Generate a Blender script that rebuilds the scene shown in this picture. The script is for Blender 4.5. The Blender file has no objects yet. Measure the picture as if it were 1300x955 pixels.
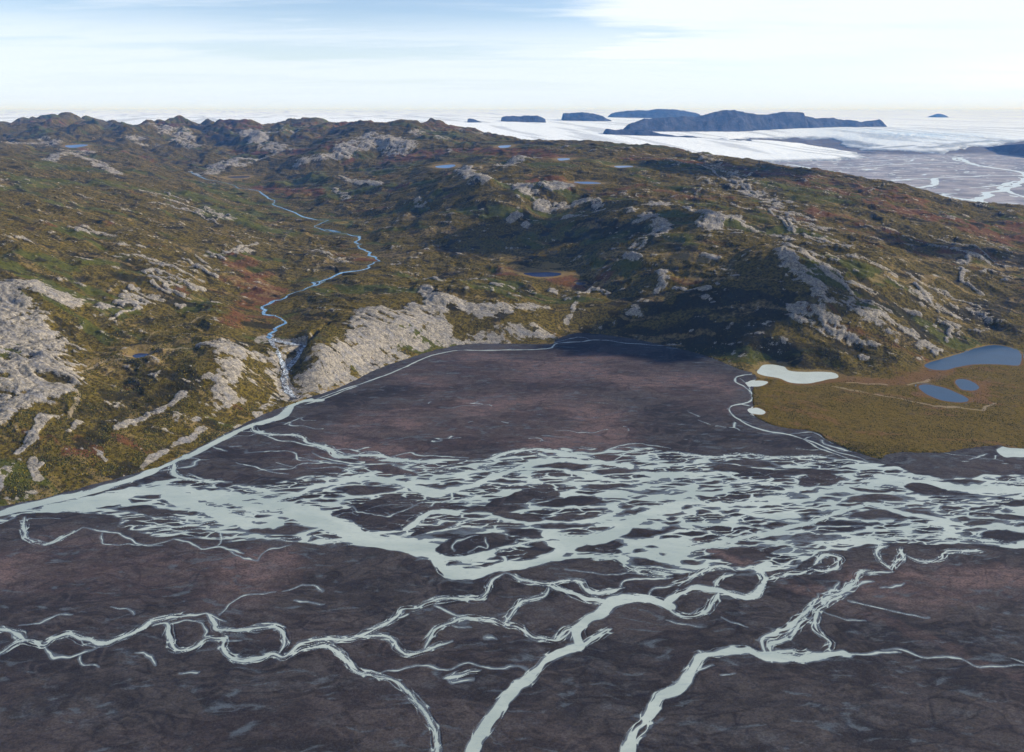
import bpy, math, random
import numpy as np
from math import radians, sin, cos, tan, atan

# ------------------------------------------------------------------ basics
C = bpy.context.scene.collection
rng = np.random.RandomState(7)
random.seed(7)
F32 = np.float32

H = 600.0                      # camera height over the river plain, metres
TH = radians(18.5)             # pitch below the horizon
FPX = 866.7                    # focal length in photo pixels (24 mm on 36 mm)
CU, CV = 650.0, 433.0

def ray(u, v):
    a = (u - CU) / FPX; b = (CV - v) / FPX
    return a, cos(TH) + b * sin(TH), -sin(TH) + b * cos(TH)

def at_z(u, v, z):
    a, dy, dz = ray(u, v)
    t = (z - H) / dz
    return a * t, dy * t

def at_y(u, v, y):
    a, dy, dz = ray(u, v)
    t = y / dy
    return a * t, y, H + dz * t

def sm(e0, e1, x):
    t = np.clip((x - e0) / (e1 - e0), 0, 1)
    return t * t * (3 - 2 * t)

# ------------------------------------------------------------------ noise
_perm = {}
def _tab(seed):
    if seed not in _perm:
        r = np.random.RandomState(seed + 100)
        p = r.permutation(256).astype(np.int32)
        ang = r.rand(256) * 2 * np.pi
        _perm[seed] = (p, np.cos(ang).astype(F32), np.sin(ang).astype(F32))
    return _perm[seed]

def pn(x, y, seed=0):
    """Perlin noise, about -1..1"""
    p, gx, gy = _tab(seed)
    xf = np.floor(x); yf = np.floor(y)
    xi = xf.astype(np.int32) & 255; yi = yf.astype(np.int32) & 255
    fx = (x - xf).astype(F32); fy = (y - yf).astype(F32)
    x1 = (xi + 1) & 255; y1 = (yi + 1) & 255
    a0 = p[xi]; a1 = p[x1]
    h00 = p[(a0 + yi) & 255]; h10 = p[(a1 + yi) & 255]
    h01 = p[(a0 + y1) & 255]; h11 = p[(a1 + y1) & 255]
    u = fx * fx * fx * (fx * (fx * 6 - 15) + 10)
    v = fy * fy * fy * (fy * (fy * 6 - 15) + 10)
    n00 = gx[h00] * fx + gy[h00] * fy
    n10 = gx[h10] * (fx - 1) + gy[h10] * fy
    n01 = gx[h01] * fx + gy[h01] * (fy - 1)
    n11 = gx[h11] * (fx - 1) + gy[h11] * (fy - 1)
    a = n00 + u * (n10 - n00); b = n01 + u * (n11 - n01)
    return (a + v * (b - a)) * F32(1.5)

def fbm(x, y, octv, seed=0, gain=0.5, lac=2.03):
    s = 0; a = 1.0; t = 0
    for i in range(octv):
        s = s + a * pn(x, y, seed + i); t += a
        a *= gain; x = x * lac; y = y * lac
    return s / t * 1.4

def ridged(x, y, octv, seed=0, gain=0.5):
    s = 0; a = 1.0; t = 0
    for i in range(octv):
        s = s + a * (1 - 2 * np.abs(pn(x, y, seed + i))); t += a
        a *= gain; x = x * 2.07; y = y * 2.07
    return s / t

def rot(x, y, deg):
    c, s = cos(radians(deg)), sin(radians(deg))
    return x * c + y * s, -x * s + y * c

def cells(x, y, seed):
    """Worley cells: edge distance F2-F1 and a random number per cell"""
    p, gx, gy = _tab(seed)
    xf = np.floor(x); yf = np.floor(y)
    xi = xf.astype(np.int32); yi = yf.astype(np.int32)
    fx = (x - xf).astype(F32); fy = (y - yf).astype(F32)
    f1 = np.full(x.shape, 9, F32); f2 = f1.copy(); idr = np.zeros(x.shape, F32)
    for j in (-1, 0, 1):
        for i in (-1, 0, 1):
            h = p[(p[(xi + i) & 255] + yi + j) & 255]
            px = i + 0.5 + 0.42 * gx[h]; py = j + 0.5 + 0.42 * gy[h]
            d = np.sqrt((px - fx) ** 2 + (py - fy) ** 2)
            near = d < f1
            f2 = np.where(near, f1, np.minimum(f2, d))
            idr = np.where(near, h / F32(255), idr)
            f1 = np.where(near, d, f1)
    return f2 - f1, idr, f1

# ------------------------------------------------------------------ grids
class Grid:
    """fan-shaped sheet: rows by distance, columns by x / halfwidth(y)"""
    def __init__(s, y0, y1, nr, nc, k, c, wing=90, reach=3.2):
        s.y = np.geomspace(y0, y1, nr)
        out = 1 + (reach - 1) * np.linspace(0, 1, wing + 1)[1:] ** 2.0
        out = np.maximum(out, 1 + 2 / nc * np.arange(1, wing + 1))
        s.s = np.concatenate([-out[::-1], np.linspace(-1, 1, nc), out]); nc = len(s.s)
        s.k, s.c, s.nr, s.nc = k, c, nr, nc
        hw = k * s.y + c
        s.X = (hw[:, None] * s.s[None, :]).astype(F32)
        s.Y = np.repeat(s.y[:, None], nc, 1).astype(F32)
    def win(s, x0, x1, y0, y1):
        r0 = max(0, np.searchsorted(s.y, y0) - 1); r1 = min(s.nr, np.searchsorted(s.y, y1) + 1)
        if r1 <= r0: return None
        hs = [s.k * s.y[r0] + s.c, s.k * s.y[r1 - 1] + s.c]
        lo = min(x0 / h for h in hs); hi = max(x1 / h for h in hs)
        c0 = max(0, np.searchsorted(s.s, lo) - 2); c1 = min(s.nc, np.searchsorted(s.s, hi) + 2)
        if c1 <= c0: return None
        return slice(r0, r1), slice(c0, c1)

def seg_dist(g, pts, R, wx=None, wy=None, extra=None):
    """distance from every vertex of g to a polyline (up to R); pts rows x,y[,value...]; also the values at the nearest point"""
    pts = np.asarray(pts, float)
    D = np.full((g.nr, g.nc), R, F32)
    V = [np.zeros((g.nr, g.nc), F32) for _ in range(pts.shape[1] - 2)]
    for a, b in zip(pts[:-1], pts[1:]):
        stamp_seg(g, a, b, R, D, V, wx, wy)
    return D, V

def stamp_seg(g, a, b, R, D, V, wx=None, wy=None):
    w = g.win(min(a[0], b[0]) - R, max(a[0], b[0]) + R, min(a[1], b[1]) - R, max(a[1], b[1]) + R)
    if w is None: return
    X = g.X[w]; Y = g.Y[w]
    if wx is not None: X = X + wx[w]; Y = Y + wy[w]
    dx, dy = b[0] - a[0], b[1] - a[1]; L = dx * dx + dy * dy + 1e-9
    t = np.clip(((X - a[0]) * dx + (Y - a[1]) * dy) / L, 0, 1)
    d = np.hypot(X - a[0] - t * dx, Y - a[1] - t * dy)
    m = d < D[w]
    D[w] = np.where(m, d, D[w])
    for k, v in enumerate(V):
        v[w] = np.where(m, a[2 + k] + t * (b[2 + k] - a[2 + k]), v[w])

def inside(X, Y, poly):
    ins = np.zeros(X.shape, bool)
    n = len(poly)
    for i in range(n):
        x0, y0 = poly[i][:2]; x1, y1 = poly[(i + 1) % n][:2]
        if y0 == y1: continue
        c = ((Y < y0) != (Y < y1)) & (X < (x1 - x0) * (Y - y0) / (y1 - y0) + x0)
        ins ^= c
    return ins

def smooth_line(pts, n=5, closed=False):
    """Catmull-Rom through the points (any number of columns)"""
    P = np.asarray(pts, float); m = len(P); out = []
    rng_ = range(m if closed else m - 1)
    for i in rng_:
        if closed:
            p0, p1, p2, p3 = P[(i - 1) % m], P[i], P[(i + 1) % m], P[(i + 2) % m]
        else:
            p0, p1, p2, p3 = P[max(i - 1, 0)], P[i], P[i + 1], P[min(i + 2, m - 1)]
        for k in range(n):
            t = k / n
            out.append(0.5 * ((2 * p1) + (-p0 + p2) * t + (2 * p0 - 5 * p1 + 4 * p2 - p3) * t * t + (-p0 + 3 * p1 - 3 * p2 + p3) * t ** 3))
    if not closed: out.append(P[-1])
    return np.array(out)

def build_mesh(name, X, Y, Z, mat, attrs=None, keep=None, label=None, category=None, kind='structure'):
    nr, nc = X.shape
    idx = np.arange(nr * nc, dtype=np.int32).reshape(nr, nc)
    q = np.stack([idx[:-1, :-1], idx[:-1, 1:], idx[1:, 1:], idx[1:, :-1]], -1).reshape(-1, 4)
    if keep is not None:
        k = keep.ravel()[q].any(1)
        q = q[k]
    used = np.zeros(nr * nc, bool); used[q.ravel()] = True
    remap = np.cumsum(used, dtype=np.int64).astype(np.int32) - 1
    co = np.stack([X, Y, Z], -1).reshape(-1, 3)[used].astype(F32)
    q = remap[q]
    me = bpy.data.meshes.new(name)
    me.vertices.add(len(co)); me.vertices.foreach_set('co', co.ravel())
    me.loops.add(q.size); me.loops.foreach_set('vertex_index', q.ravel())
    me.polygons.add(len(q))
    me.polygons.foreach_set('loop_start', np.arange(0, q.size, 4, dtype=np.int32))
    try: me.polygons.foreach_set('loop_total', np.full(len(q), 4, np.int32))
    except Exception: pass
    me.update(calc_edges=True)
    me.shade_smooth()
    for an, chans in (attrs or {}).items():
        at = me.attributes.new(an, 'FLOAT_COLOR', 'POINT')
        d = np.ones((nr * nc, 4), F32)
        for i, ch in enumerate(chans): d[:, i] = np.broadcast_to(ch, (nr, nc)).ravel()
        at.data.foreach_set('color', d[used].ravel())
    me.materials.append(mat)
    o = bpy.data.objects.new(name, me); C.objects.link(o)
    if kind: o['kind'] = kind
    if label: o['label'] = label
    if category: o['category'] = category
    return o

# ------------------------------------------------------------------ material helper
class NT:
    def __init__(s, name):
        s.m = bpy.data.materials.new(name); s.m.use_nodes = True
        s.t = s.m.node_tree; s.t.nodes.clear()
        s.out = s.t.nodes.new('ShaderNodeOutputMaterial')
        s.bs = s.n('ShaderNodeBsdfPrincipled')
        s.t.links.new(s.bs.outputs[0], s.out.inputs[0])
        s.bs.inputs['Specular IOR Level'].default_value = 0.03
        s.bs.inputs['Roughness'].default_value = 0.9
        s.pos = s.n('ShaderNodeTexCoord').outputs['Object']
    def n(s, t): return s.t.nodes.new(t)
    def put(s, sock, v):
        if v is None: return
        if isinstance(v, bpy.types.NodeSocket): s.t.links.new(v, sock)
        else:
            if isinstance(v, tuple) and len(v) == 3 and len(sock.default_value) == 4: v = (*v, 1)
            sock.default_value = v
    def attr(s, name):
        a = s.n('ShaderNodeAttribute'); a.attribute_name = name
        sp = s.n('ShaderNodeSeparateColor'); s.t.links.new(a.outputs['Color'], sp.inputs[0])
        return sp.outputs[0], sp.outputs[1], sp.outputs[2]
    def math(s, op, a, b=None, c=None, clamp=False):
        m = s.n('ShaderNodeMath'); m.operation = op; m.use_clamp = clamp
        s.put(m.inputs[0], a); s.put(m.inputs[1], b); s.put(m.inputs[2], c)
        return m.outputs[0]
    def noise(s, scale, detail=3, rough=0.55, dist=0, stretch=None, rotz=0, lac=2.0):
        v = s.pos
        if stretch or rotz:
            mp = s.n('ShaderNodeMapping'); s.put(mp.inputs['Vector'], v)
            mp.vector_type = 'TEXTURE'
            mp.inputs['Rotation'].default_value = (0, 0, radians(rotz))
            mp.inputs['Scale'].default_value = tuple(1 / q for q in (stretch or (1, 1, 1)))
            v = mp.outputs[0]
        t = s.n('ShaderNodeTexNoise'); s.put(t.inputs['Vector'], v)
        t.inputs['Scale'].default_value = scale; t.inputs['Detail'].default_value = detail
        t.inputs['Roughness'].default_value = rough; t.inputs['Distortion'].default_value = dist
        return t.outputs['Fac']
    def step(s, x, lo, hi, a=0.0, b=1.0):
        m = s.n('ShaderNodeMapRange'); m.interpolation_type = 'SMOOTHSTEP'
        s.put(m.inputs['Value'], x)
        m.inputs['From Min'].default_value = lo; m.inputs['From Max'].default_value = hi
        m.inputs['To Min'].default_value = a; m.inputs['To Max'].default_value = b
        return m.outputs[0]
    def mix(s, f, a, b, mode='MIX'):
        m = s.n('ShaderNodeMix'); m.data_type = 'RGBA'; m.blend_type = mode
        s.put(m.inputs[0], f); s.put(m.inputs[6], a); s.put(m.inputs[7], b)
        return m.outputs[2]
    def z(s):
        g = s.n('ShaderNodeSeparateXYZ'); s.put(g.inputs[0], s.pos); return g.outputs[2]
    def bump(s, h, strength, dist):
        b = s.n('ShaderNodeBump'); s.put(b.inputs['Height'], h)
        b.inputs['Strength'].default_value = strength; b.inputs['Distance'].default_value = dist
        s.t.links.new(b.outputs[0], s.bs.inputs['Normal'])
    def color(s, c): s.put(s.bs.inputs['Base Color'], c)

def plain_mat(name, col, rough=0.9, spec=0.2, var=0.25, scale=0.1):
    m = NT(name)
    n = m.noise(scale, 4)
    m.color(m.mix(n, tuple(c * (1 - var) for c in col), tuple(c * (1 + var) for c in col)))
    m.bs.inputs['Roughness'].default_value = rough
    m.bs.inputs['Specular IOR Level'].default_value = spec
    return m.m

# ------------------------------------------------------------------ terrain control surface
BANK = [(-260,690),(-120,665),(0,646),(60,634),(110,620),(140,612),(200,595),(240,577),(300,546),(340,526),(370,515),(395,506),(440,490),(480,470),
        (520,456),(560,444),(600,438),(660,438),(700,438),(712,430),(735,424),(780,428),(830,437),(885,450),(935,469),(957,476),
        (952,492),(952,510),(954,528),(975,540),(1000,546),(1030,549),(1050,561),(1090,578),(1120,585),(1140,577),(1200,577),(1262,568),(1300,572),(1400,570),(1560,575)]
CTRL = [  # photo u, v and elevation z of the ground seen there
 (0,600,25),(0,540,60),(0,470,105),(0,400,150),(0,360,190),(0,320,232),(0,280,272),(0,240,310),(0,210,345),(0,190,372),(0,173,408),
 (-150,640,15),(-150,480,120),(-150,380,215),(-150,280,310),(-150,210,375),(-150,175,420),
 (75,470,95),(75,560,38),
 (150,560,22),(150,500,50),(150,450,80),(150,400,118),(150,350,158),(150,300,200),(150,260,235),(150,225,270),(150,200,308),(95,189,345),
 (280,520,25),(280,480,62),(280,440,90),(280,400,88),(280,350,112),(280,300,145),(280,265,168),(280,240,188),(280,222,213),(240,213,230),
 (220,395,100),(215,330,160),(210,240,225),
 (270,200,275),(300,185,330),(200,185,345),
 (335,390,66),(345,430,58),(360,441,54),(368,470,24),(372,500,4),
 (400,440,68),(405,480,26),(400,400,76),(430,350,88),(480,332,92),(400,350,84),(380,320,98),(400,290,115),(450,300,112),(350,260,142),(300,235,165),
 (400,240,195),(450,215,250),(380,205,280),(430,190,350),
 (520,440,22),(500,410,62),(480,390,80),(540,385,78),(560,366,90),(620,378,76),(640,410,40),(660,430,8),
 (560,345,88),(620,350,86),(690,348,85),(560,325,105),(560,290,165),(600,265,225),(590,240,282),(590,220,322),(560,205,325),(520,240,245),(500,270,165),
 (700,225,325),(700,250,262),(700,280,195),(700,310,130),(690,332,94),(650,200,365),(800,205,360),(750,235,300),(800,260,260),(800,300,190),(800,340,130),
 (820,380,80),(830,422,18),(740,360,76),(740,395,45),(735,420,8),
 (900,400,75),(900,438,20),(900,340,155),(900,280,240),(900,230,310),
 (1000,465,10),(1000,410,80),(1000,350,165),(1000,300,215),(1000,250,265),
 (1100,468,7),(1100,420,62),(1100,370,130),(1100,310,188),(1100,260,240),
 (1200,450,7),(1200,410,42),(1200,350,108),(1200,290,172),(1300,430,10),(1300,400,38),(1300,340,95),(1300,300,140),(1420,430,16),(1420,350,85),(1420,310,120),
 (1000,510,5),(1100,545,4),(1250,540,4),(1050,490,5),(1150,500,5),(1250,490,5),(1400,500,6),(1180,470,5),
]
SKY_PTS = [  # photo u, v, distance y : crests that stand against what is behind
 (-150,158,9000),(0,160,9200),(40,157,9000),(90,154,9000),(130,155,8800),(160,161,8600),(215,157,7600),(250,160,7600),(300,158,7400),(355,154,8000),(410,158,7600),
 (470,158,7000),(520,160,6800),(580,160,6500),(610,166,6300),(640,176,5600),(730,182,5000),(850,190,4500),(950,207,4000),(1050,220,3700),(1150,236,3400),(1300,266,3000),(1420,290,2800),
]
ctrl_w = []
for u, v, z in CTRL: x, y = at_z(u, v, z); ctrl_w.append((x, y, z))
for u, v, y in SKY_PTS: ctrl_w.append(at_y(u, v, y))
for u, v in BANK[::2]: x, y = at_z(u, v, 0); ctrl_w.append((x, y, 1.0))
for u, v, y in SKY_PTS:          # beyond the crests the ground falls away
    x, yy, z = at_y(u, v, y)
    if u < 640: ctrl_w.append((x * 1.25, yy * 1.25, min(z - 120, 330)))
    else: ctrl_w.append((x * 1.22, yy * 1.3, z - 200 - (u - 640) * 0.05))
    if u > 900: ctrl_w.append((x * 1.5, yy * 1.6, -60))
ctrl_w = np.array(ctrl_w)

def warpq(x, y):
    return np.clip(x / (y + 200.0), -1.02, 1.02) * 2.2, np.log(np.maximum(y, 50.0)) * 1.6
def tps_fit(P, reg=2e-4):
    qx, qy = warpq(P[:, 0], P[:, 1]); n = len(P)
    d2 = (qx[:, None] - qx) ** 2 + (qy[:, None] - qy) ** 2
    K = 0.5 * d2 * np.log(d2 + 1e-12) + reg * np.eye(n)
    A = np.zeros((n + 3, n + 3)); A[:n, :n] = K
    A[:n, n] = A[n, :n] = 1; A[:n, n + 1] = A[n + 1, :n] = qx; A[:n, n + 2] = A[n + 2, :n] = qy
    w = np.linalg.solve(A, np.concatenate([P[:, 2], [0, 0, 0]]))
    return qx, qy, w
def tps_eval(T, x, y):
    qx, qy, w = T; X, Y = warpq(x, y); sh = X.shape; X = X.ravel(); Y = Y.ravel()
    out = np.empty(len(X)); n = len(qx)
    for i in range(0, len(X), 20000):
        d2 = (X[i:i+20000, None] - qx) ** 2 + (Y[i:i+20000, None] - qy) ** 2
        out[i:i+20000] = (0.5 * d2 * np.log(d2 + 1e-12)) @ w[:n] + w[n] + w[n+1] * X[i:i+20000] + w[n+2] * Y[i:i+20000]
    return out.reshape(sh)
def tps_on_grid(T, g, f=6):
    """evaluate every f-th vertex and interpolate"""
    ri = np.unique(np.append(np.arange(0, g.nr, f), g.nr - 1)); ci = np.unique(np.append(np.arange(0, g.nc, f), g.nc - 1))
    Z = tps_eval(T, g.X[np.ix_(ri, ci)].astype(float), g.Y[np.ix_(ri, ci)].astype(float))
    full = np.empty((g.nr, len(ci)))
    r = np.arange(g.nr)
    for j in range(len(ci)): full[:, j] = np.interp(r, ri, Z[:, j])
    k = np.clip(np.searchsorted(ci, np.arange(g.nc), side='right') - 1, 0, len(ci) - 2)
    t = (np.arange(g.nc) - ci[k]) / (ci[k + 1] - ci[k])
    return (full[:, k] * (1 - t) + full[:, k + 1] * t).astype(F32)

T_HILL = tps_fit(ctrl_w)
def px(u, v, T=T_HILL, ymin=500, ymax=9500):
    """photo pixel -> the point of the control surface seen there"""
    a, dy, dz = ray(u, v)
    ys = np.geomspace(ymin, ymax, 500); t = ys / dy
    z = H + dz * t
    h = np.maximum(tps_eval(T, a * t, ys), 0)
    hit = np.nonzero(z <= h)[0]
    if len(hit) == 0:
        i = int(np.argmin(z - h)); return a * t[i], ys[i], h[i]
    i = max(hit[0], 1)
    f0, f1 = z[i-1] - h[i-1], z[i] - h[i]
    k = f0 / (f0 - f1 + 1e-9)
    y = ys[i-1] + k * (ys[i] - ys[i-1])
    return a * y / dy, y, float(max(tps_eval(T, np.array([a * y / dy]), np.array([y]))[0], 0))

bank_w = smooth_line([at_z(u, v, 0) for u, v in BANK], 6)
bank_w = np.array([(-14000, 300), (-3200, bank_w[0][1] - 160)] + [tuple(p) for p in bank_w] + [(3600, bank_w[-1][1] + 60), (14000, 1500)])
sandur_poly = [tuple(p) for p in bank_w] + [(14000, -900), (-14000, -900)]

# ------------------------------------------------------------------ river plain traces
TILE = dict(A=(0, 590), B=(400, 590), C=(850, 590), D=(0, 380), E=(400, 380), F=(850, 380))
def tp(tile, pts):
    u0, v0 = TILE[tile]
    return [(u0 + p[0] / 2.889, v0 + p[1] / 2.889) + tuple(p[2:]) for p in pts]
CH = [  # (tile, drawn width, points)
 ('B',36,[(-40,205),(100,238),(250,278),(350,292),(430,338),(475,388),(515,405),(600,395),(700,372),(800,360),(870,340),(920,300),(960,275)]),('B',46,[(860,258),(950,278),(1050,268),(1150,225),(1220,180),(1310,160)]),('B',22,[(330,240),(400,190),(450,172),(520,180)]),('E',14,[(620,590),(700,565),(830,552),(960,570),(1050,590)]),('C',20,[(0,330),(120,300),(260,270),(400,240),(560,200),(700,150)]),('C',16,[(500,300),(640,280),(800,262),(960,270),(1100,270),(1310,300)]),
 ('A',12,[(-60,585),(0,605),(50,622),(90,655)]),('A',13,[(-60,715),(0,692),(60,660),(90,655),(160,663),(200,637),(260,622),(330,657),(400,655),(470,625),(520,600),(560,575),(640,560),(760,543)]),
 ('A',13,[(760,543),(785,580),(795,603),(880,607),(1000,597),(1035,620),(1045,660),(1020,695)]),
 ('A',12,[(560,590),(610,585),(622,640),(650,680),(710,674),(750,645),(820,640),(825,685),(880,714),(940,716),(1000,700),(1050,707),(1110,660),(1180,640),(1300,635)]),
 ('A',9,[(1060,703),(1150,670),(1210,665),(1250,700),(1300,745)]),('A',5,[(160,663),(190,690),(300,690),(370,665)]),('A',4,[(300,690),(310,720),(380,735)]),
 ('A',5,[(500,695),(550,705),(575,735)]),('A',5,[(720,575),(748,610),(745,635),(800,640)]),('A',5,[(620,590),(680,580),(735,578)]),('A',4,[(420,513),(470,525),(485,550)]),('A',4,[(70,595),(140,585),(200,550),(260,548)]),
 ('A',4,[(805,545),(860,500),(960,475),(1010,470)]),('A',3,[(1040,472),(1130,440),(1200,455)]),('A',4,[(1090,500),(1190,502)]),('A',4,[(760,543),(790,555),(830,572)]),
 ('A',10,[(85,195),(92,245),(130,282),(180,290),(240,262),(300,232)]),('A',6,[(300,232),(360,240),(440,255),(500,285),(560,290),(640,270)]),('A',7,[(640,270),(700,290),(740,312),(810,300),(885,325)]),
 ('A',4,[(375,250),(380,290),(480,292),(600,290)]),('A',4,[(850,310),(870,342),(940,350)]),('A',4,[(940,350),(990,310),(1060,300)]),('A',5,[(800,240),(810,270),(800,300)]),
 ('A',4,[(820,645),(890,640)]),('A',3,[(670,760),(730,748)]),
 ('B',12,[(-10,640),(80,640),(150,630),(240,597),(290,565),(320,530),(380,520),(450,497),(540,490),(600,495),(630,465),(650,420),(690,397)]),
 ('B',10,[(-10,668),(60,670),(110,710),(150,750),(220,775),(290,795),(350,840),(430,960),(440,1200)]),('B',9,[(150,630),(280,640),(310,680),(350,695),(410,685),(500,652)]),
 ('B',12,[(405,680),(415,648),(440,610),(490,580),(540,560),(620,572),(680,585),(760,600),(820,635),(890,638),(940,600)]),
 ('B',7,[(440,515),(500,545),(550,555)]),('B',8,[(690,580),(720,540),(760,503),(830,480),(850,440)]),
 ('B',26,[(480,1500),(560,1150),(600,1010),(690,880),(760,800),(800,757),(860,712),(920,682),(970,662)]),('B',32,[(975,662),(962,605),(1000,565),(1060,540),(1090,500),(1150,487)]),('B',14,[(980,660),(1040,630),(1090,610)]),
 ('B',4,[(220,775),(300,752),(390,740),(440,760),(500,762),(560,737),(620,747),(720,740),(770,750)]),('B',5,[(490,592),(570,605)]),('B',6,[(1220,482),(1240,457),(1310,440)]),
 ('B',12,[(700,400),(760,420),(850,435),(960,425),(1000,460),(1060,470),(1130,455)]),('B',18,[(850,440),(900,460),(960,483),(1040,495),(1100,490)]),('B',7,[(1110,450),(1140,430),(1240,415),(1310,410)]),
 ('B',4,[(140,150),(155,175),(210,187),(290,185),(350,152),(385,130)]),('B',4,[(920,385),(1000,395),(1100,405),(1190,400)]),('B',9,[(480,325),(560,352),(620,332),(700,310),(760,290),(900,262)]),
 ('B',4,[(560,318),(600,300),(640,305),(620,265)]),('B',4,[(510,310),(515,285),(590,262)]),('B',3,[(480,795),(580,790)]),('B',4,[(610,632),(655,640)]),('B',8,[(1150,395),(1200,380),(1310,400)]),('B',12,[(1000,345),(1100,345),(1150,375),(1200,395),(1310,400)]),
 ('B',30,[(1140,487),(1230,490),(1300,520)]),('B',10,[(880,640),(920,600),(960,598)]),('B',7,[(300,565),(340,548)]),('B',8,[(600,760),(560,765),(470,790)]),
 ('C',22,[(-330,1500),(-180,1120),(-60,880),(20,830),(55,790),(78,750),(110,702),(200,680),(290,682),(340,700),(430,708),(560,702),(640,690)]),('C',7,[(640,690),(740,688),(850,692)]),
 ('C',16,[(350,690),(350,645),(400,620),(450,592),(490,550),(520,512),(580,487),(640,460),(680,430),(705,400),(760,396),(815,396)]),('C',10,[(815,396),(820,370),(855,342),(850,300)]),
 ('C',10,[(372,695),(380,660),(440,630),(480,592),(520,560)]),('C',9,[(562,695),(585,655),(545,620),(528,580),(545,530),(590,502),(650,472)]),('C',9,[(805,385),(765,347),(765,312),(800,297)]),
 ('C',8,[(870,330),(920,350),(990,345),(1010,322),(1100,317),(1160,308)]),('C',6,[(780,680),(860,680),(920,705),(1010,705),(1080,715),(1130,740),(1200,738),(1290,730)]),('C',5,[(1240,700),(1300,712)]),
 ('C',22,[(-5,500),(20,482),(80,457),(200,465),(300,480),(345,440),(335,400),(320,382),(360,365)]),('C',16,[(-5,528),(60,555),(120,545),(165,502),(180,470)]),
 ('C',4,[(650,495),(720,515),(830,545),(940,550)]),('C',4,[(-5,572),(60,590),(120,600)]),('C',3,[(190,570),(300,592)]),('C',14,[(345,435),(430,402),(500,397),(600,380),(630,347),(600,335),(560,340),(530,372)]),
 ('C',12,[(-5,440),(60,425),(120,390),(200,375),(240,387)]),('C',8,[(170,450),(190,415),(240,400)]),('C',4,[(540,530),(640,560),(720,575)]),('C',7,[(640,460),(700,440),(750,430)]),('C',5,[(490,550),(500,505),(540,480)]),('C',5,[(580,487),(600,450),(620,435)]),
 ('C',3,[(780,455),(860,440)]),('C',8,[(390,690),(440,685),(520,688)]),('C',5,[(20,795),(60,780),(110,735),(150,725)]),('C',3,[(190,775),(240,770)]),
 ('D',34,[(1075,372),(1040,425),(960,455)]),('D',24,[(1140,368),(1080,385),(1030,428),(930,460),(840,500),(760,540),(700,572),(640,597),(560,632)]),('D',34,[(560,630),(500,655),(350,702),(200,735),(0,785),(-300,860)]),('D',20,[(1060,375),(1180,370)]),
 ('D',7,[(1310,318),(1240,345),(1180,368),(1120,385)]),('D',13,[(932,455),(940,485),(1000,495),(1090,500),(1130,525),(1200,545),(1240,575),(1310,588)]),('D',6,[(955,490),(1020,517),(1080,525),(1150,542),(1220,562)]),
 ('D',15,[(640,598),(640,640),(720,662),(820,668)]),('D',6,[(690,640),(760,662),(850,672)]),('D',4,[(780,540),(830,560)]),('D',4,[(840,543),(885,541)]),('D',4,[(900,565),(970,557),(1080,560),(1090,590),(1160,592),(1240,600)]),
 ('D',4,[(950,630),(1030,622),(1080,620),(1110,602),(1200,600),(1300,612)]),('D',4,[(870,600),(960,625),(1060,640)]),
 ('E',7,[(-10,372),(100,332),(250,282),(350,240),(430,206),(530,187),(650,187),(850,182),(890,162),(970,157),(1010,150),(1070,150),(1130,160),(1310,172)]),('E',4,[(860,165),(960,140),(1010,150)]),
 ('E',16,[(-10,535),(50,545),(85,577),(200,572),(330,592),(480,600)]),('E',6,[(-10,565),(70,592),(180,605),(300,600)]),('E',4,[(150,575),(200,560),(250,570)]),('E',3,[(-10,620),(80,615),(180,640)]),
 ('E',4,[(290,575),(350,560),(400,575),(560,580)]),('E',5,[(1060,560),(1100,540),(1200,530),(1300,548)]),('E',4,[(1090,600),(1160,560),(1300,565)]),
 ('F',7,[(-10,178),(70,187),(150,207),(220,242),(300,265),(315,272),(255,282),(240,300),(272,322),(302,347),(290,377),(230,392),(218,410),(250,437),(290,462),(350,482),(440,497),(500,517),(560,537),(620,562),(700,582),(740,602)]),
 ('F',5,[(135,200),(180,225),(260,255)]),('F',5,[(215,400),(240,430),(300,455)]),('F',5,[(262,290),(290,320),(295,345)]),
 ('F',4,[(65,412),(112,432)]),('F',4,[(105,445),(150,460)]),('F',3,[(1105,590),(1170,568)]),('F',5,[(440,495),(530,490),(600,530)]),('F',5,[(480,510),(560,550),(640,580),(720,600)]),
 ('F',8,[(-10,560),(150,577),(280,567),(370,582),(480,577),(600,572)]),
]
POND_PX = {
 'milky_one': ('F',[(322,266),(350,241),(420,246),(440,262),(480,267),(590,266),(617,285),(570,296),(500,309),(440,306),(400,291),(340,279)]),
 'milky_two': ('F',[(288,306),(320,298),(360,305),(330,317),(295,318)]),
 'milky_three': ('F',[(290,405),(320,399),(352,414),(340,425),(305,421)]),
 'milky_four': ('F',[(1200,552),(1240,537),(1310,545),(1340,560),(1310,578),(1260,578),(1225,578)]),
}
BELT_TOP = [(-200,672),(0,652),(83,635),(160,620),(215,607),(249,607),(287,614),(329,618),(360,610),(391,603),(431,600),(445,588),(487,580),(545,583),(594,583),(615,583),(660,578),(687,570),(715,569),(746,576),(767,574),(781,568),(815,566),(850,572),
            (902,579),(947,577),(978,581),(1016,580),(1057,578),(1078,582),(1106,588),(1141,593),(1162,602),(1196,607),(1231,607),(1248,602),(1300,603),(1500,603)]
BELT_BOT = [(1500,700),(1300,697),(1248,692),(1218,692),(1180,694),(1150,691),(1095,694),(1065,703),(1040,714),(1000,725),(965,730),(930,724),(900,725),(870,730),(850,728),(808,722),(781,711),(746,709),(718,709),(698,714),(642,726),(615,730),(573,736),(563,729),(549,714),(514,701),
            (469,694),(438,692),(400,691),(345,687),(330,685),(280,690),(240,683),(190,681),(149,668),(152,658),(118,652),(83,651),(28,653),(0,667),(-200,700)]
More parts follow.
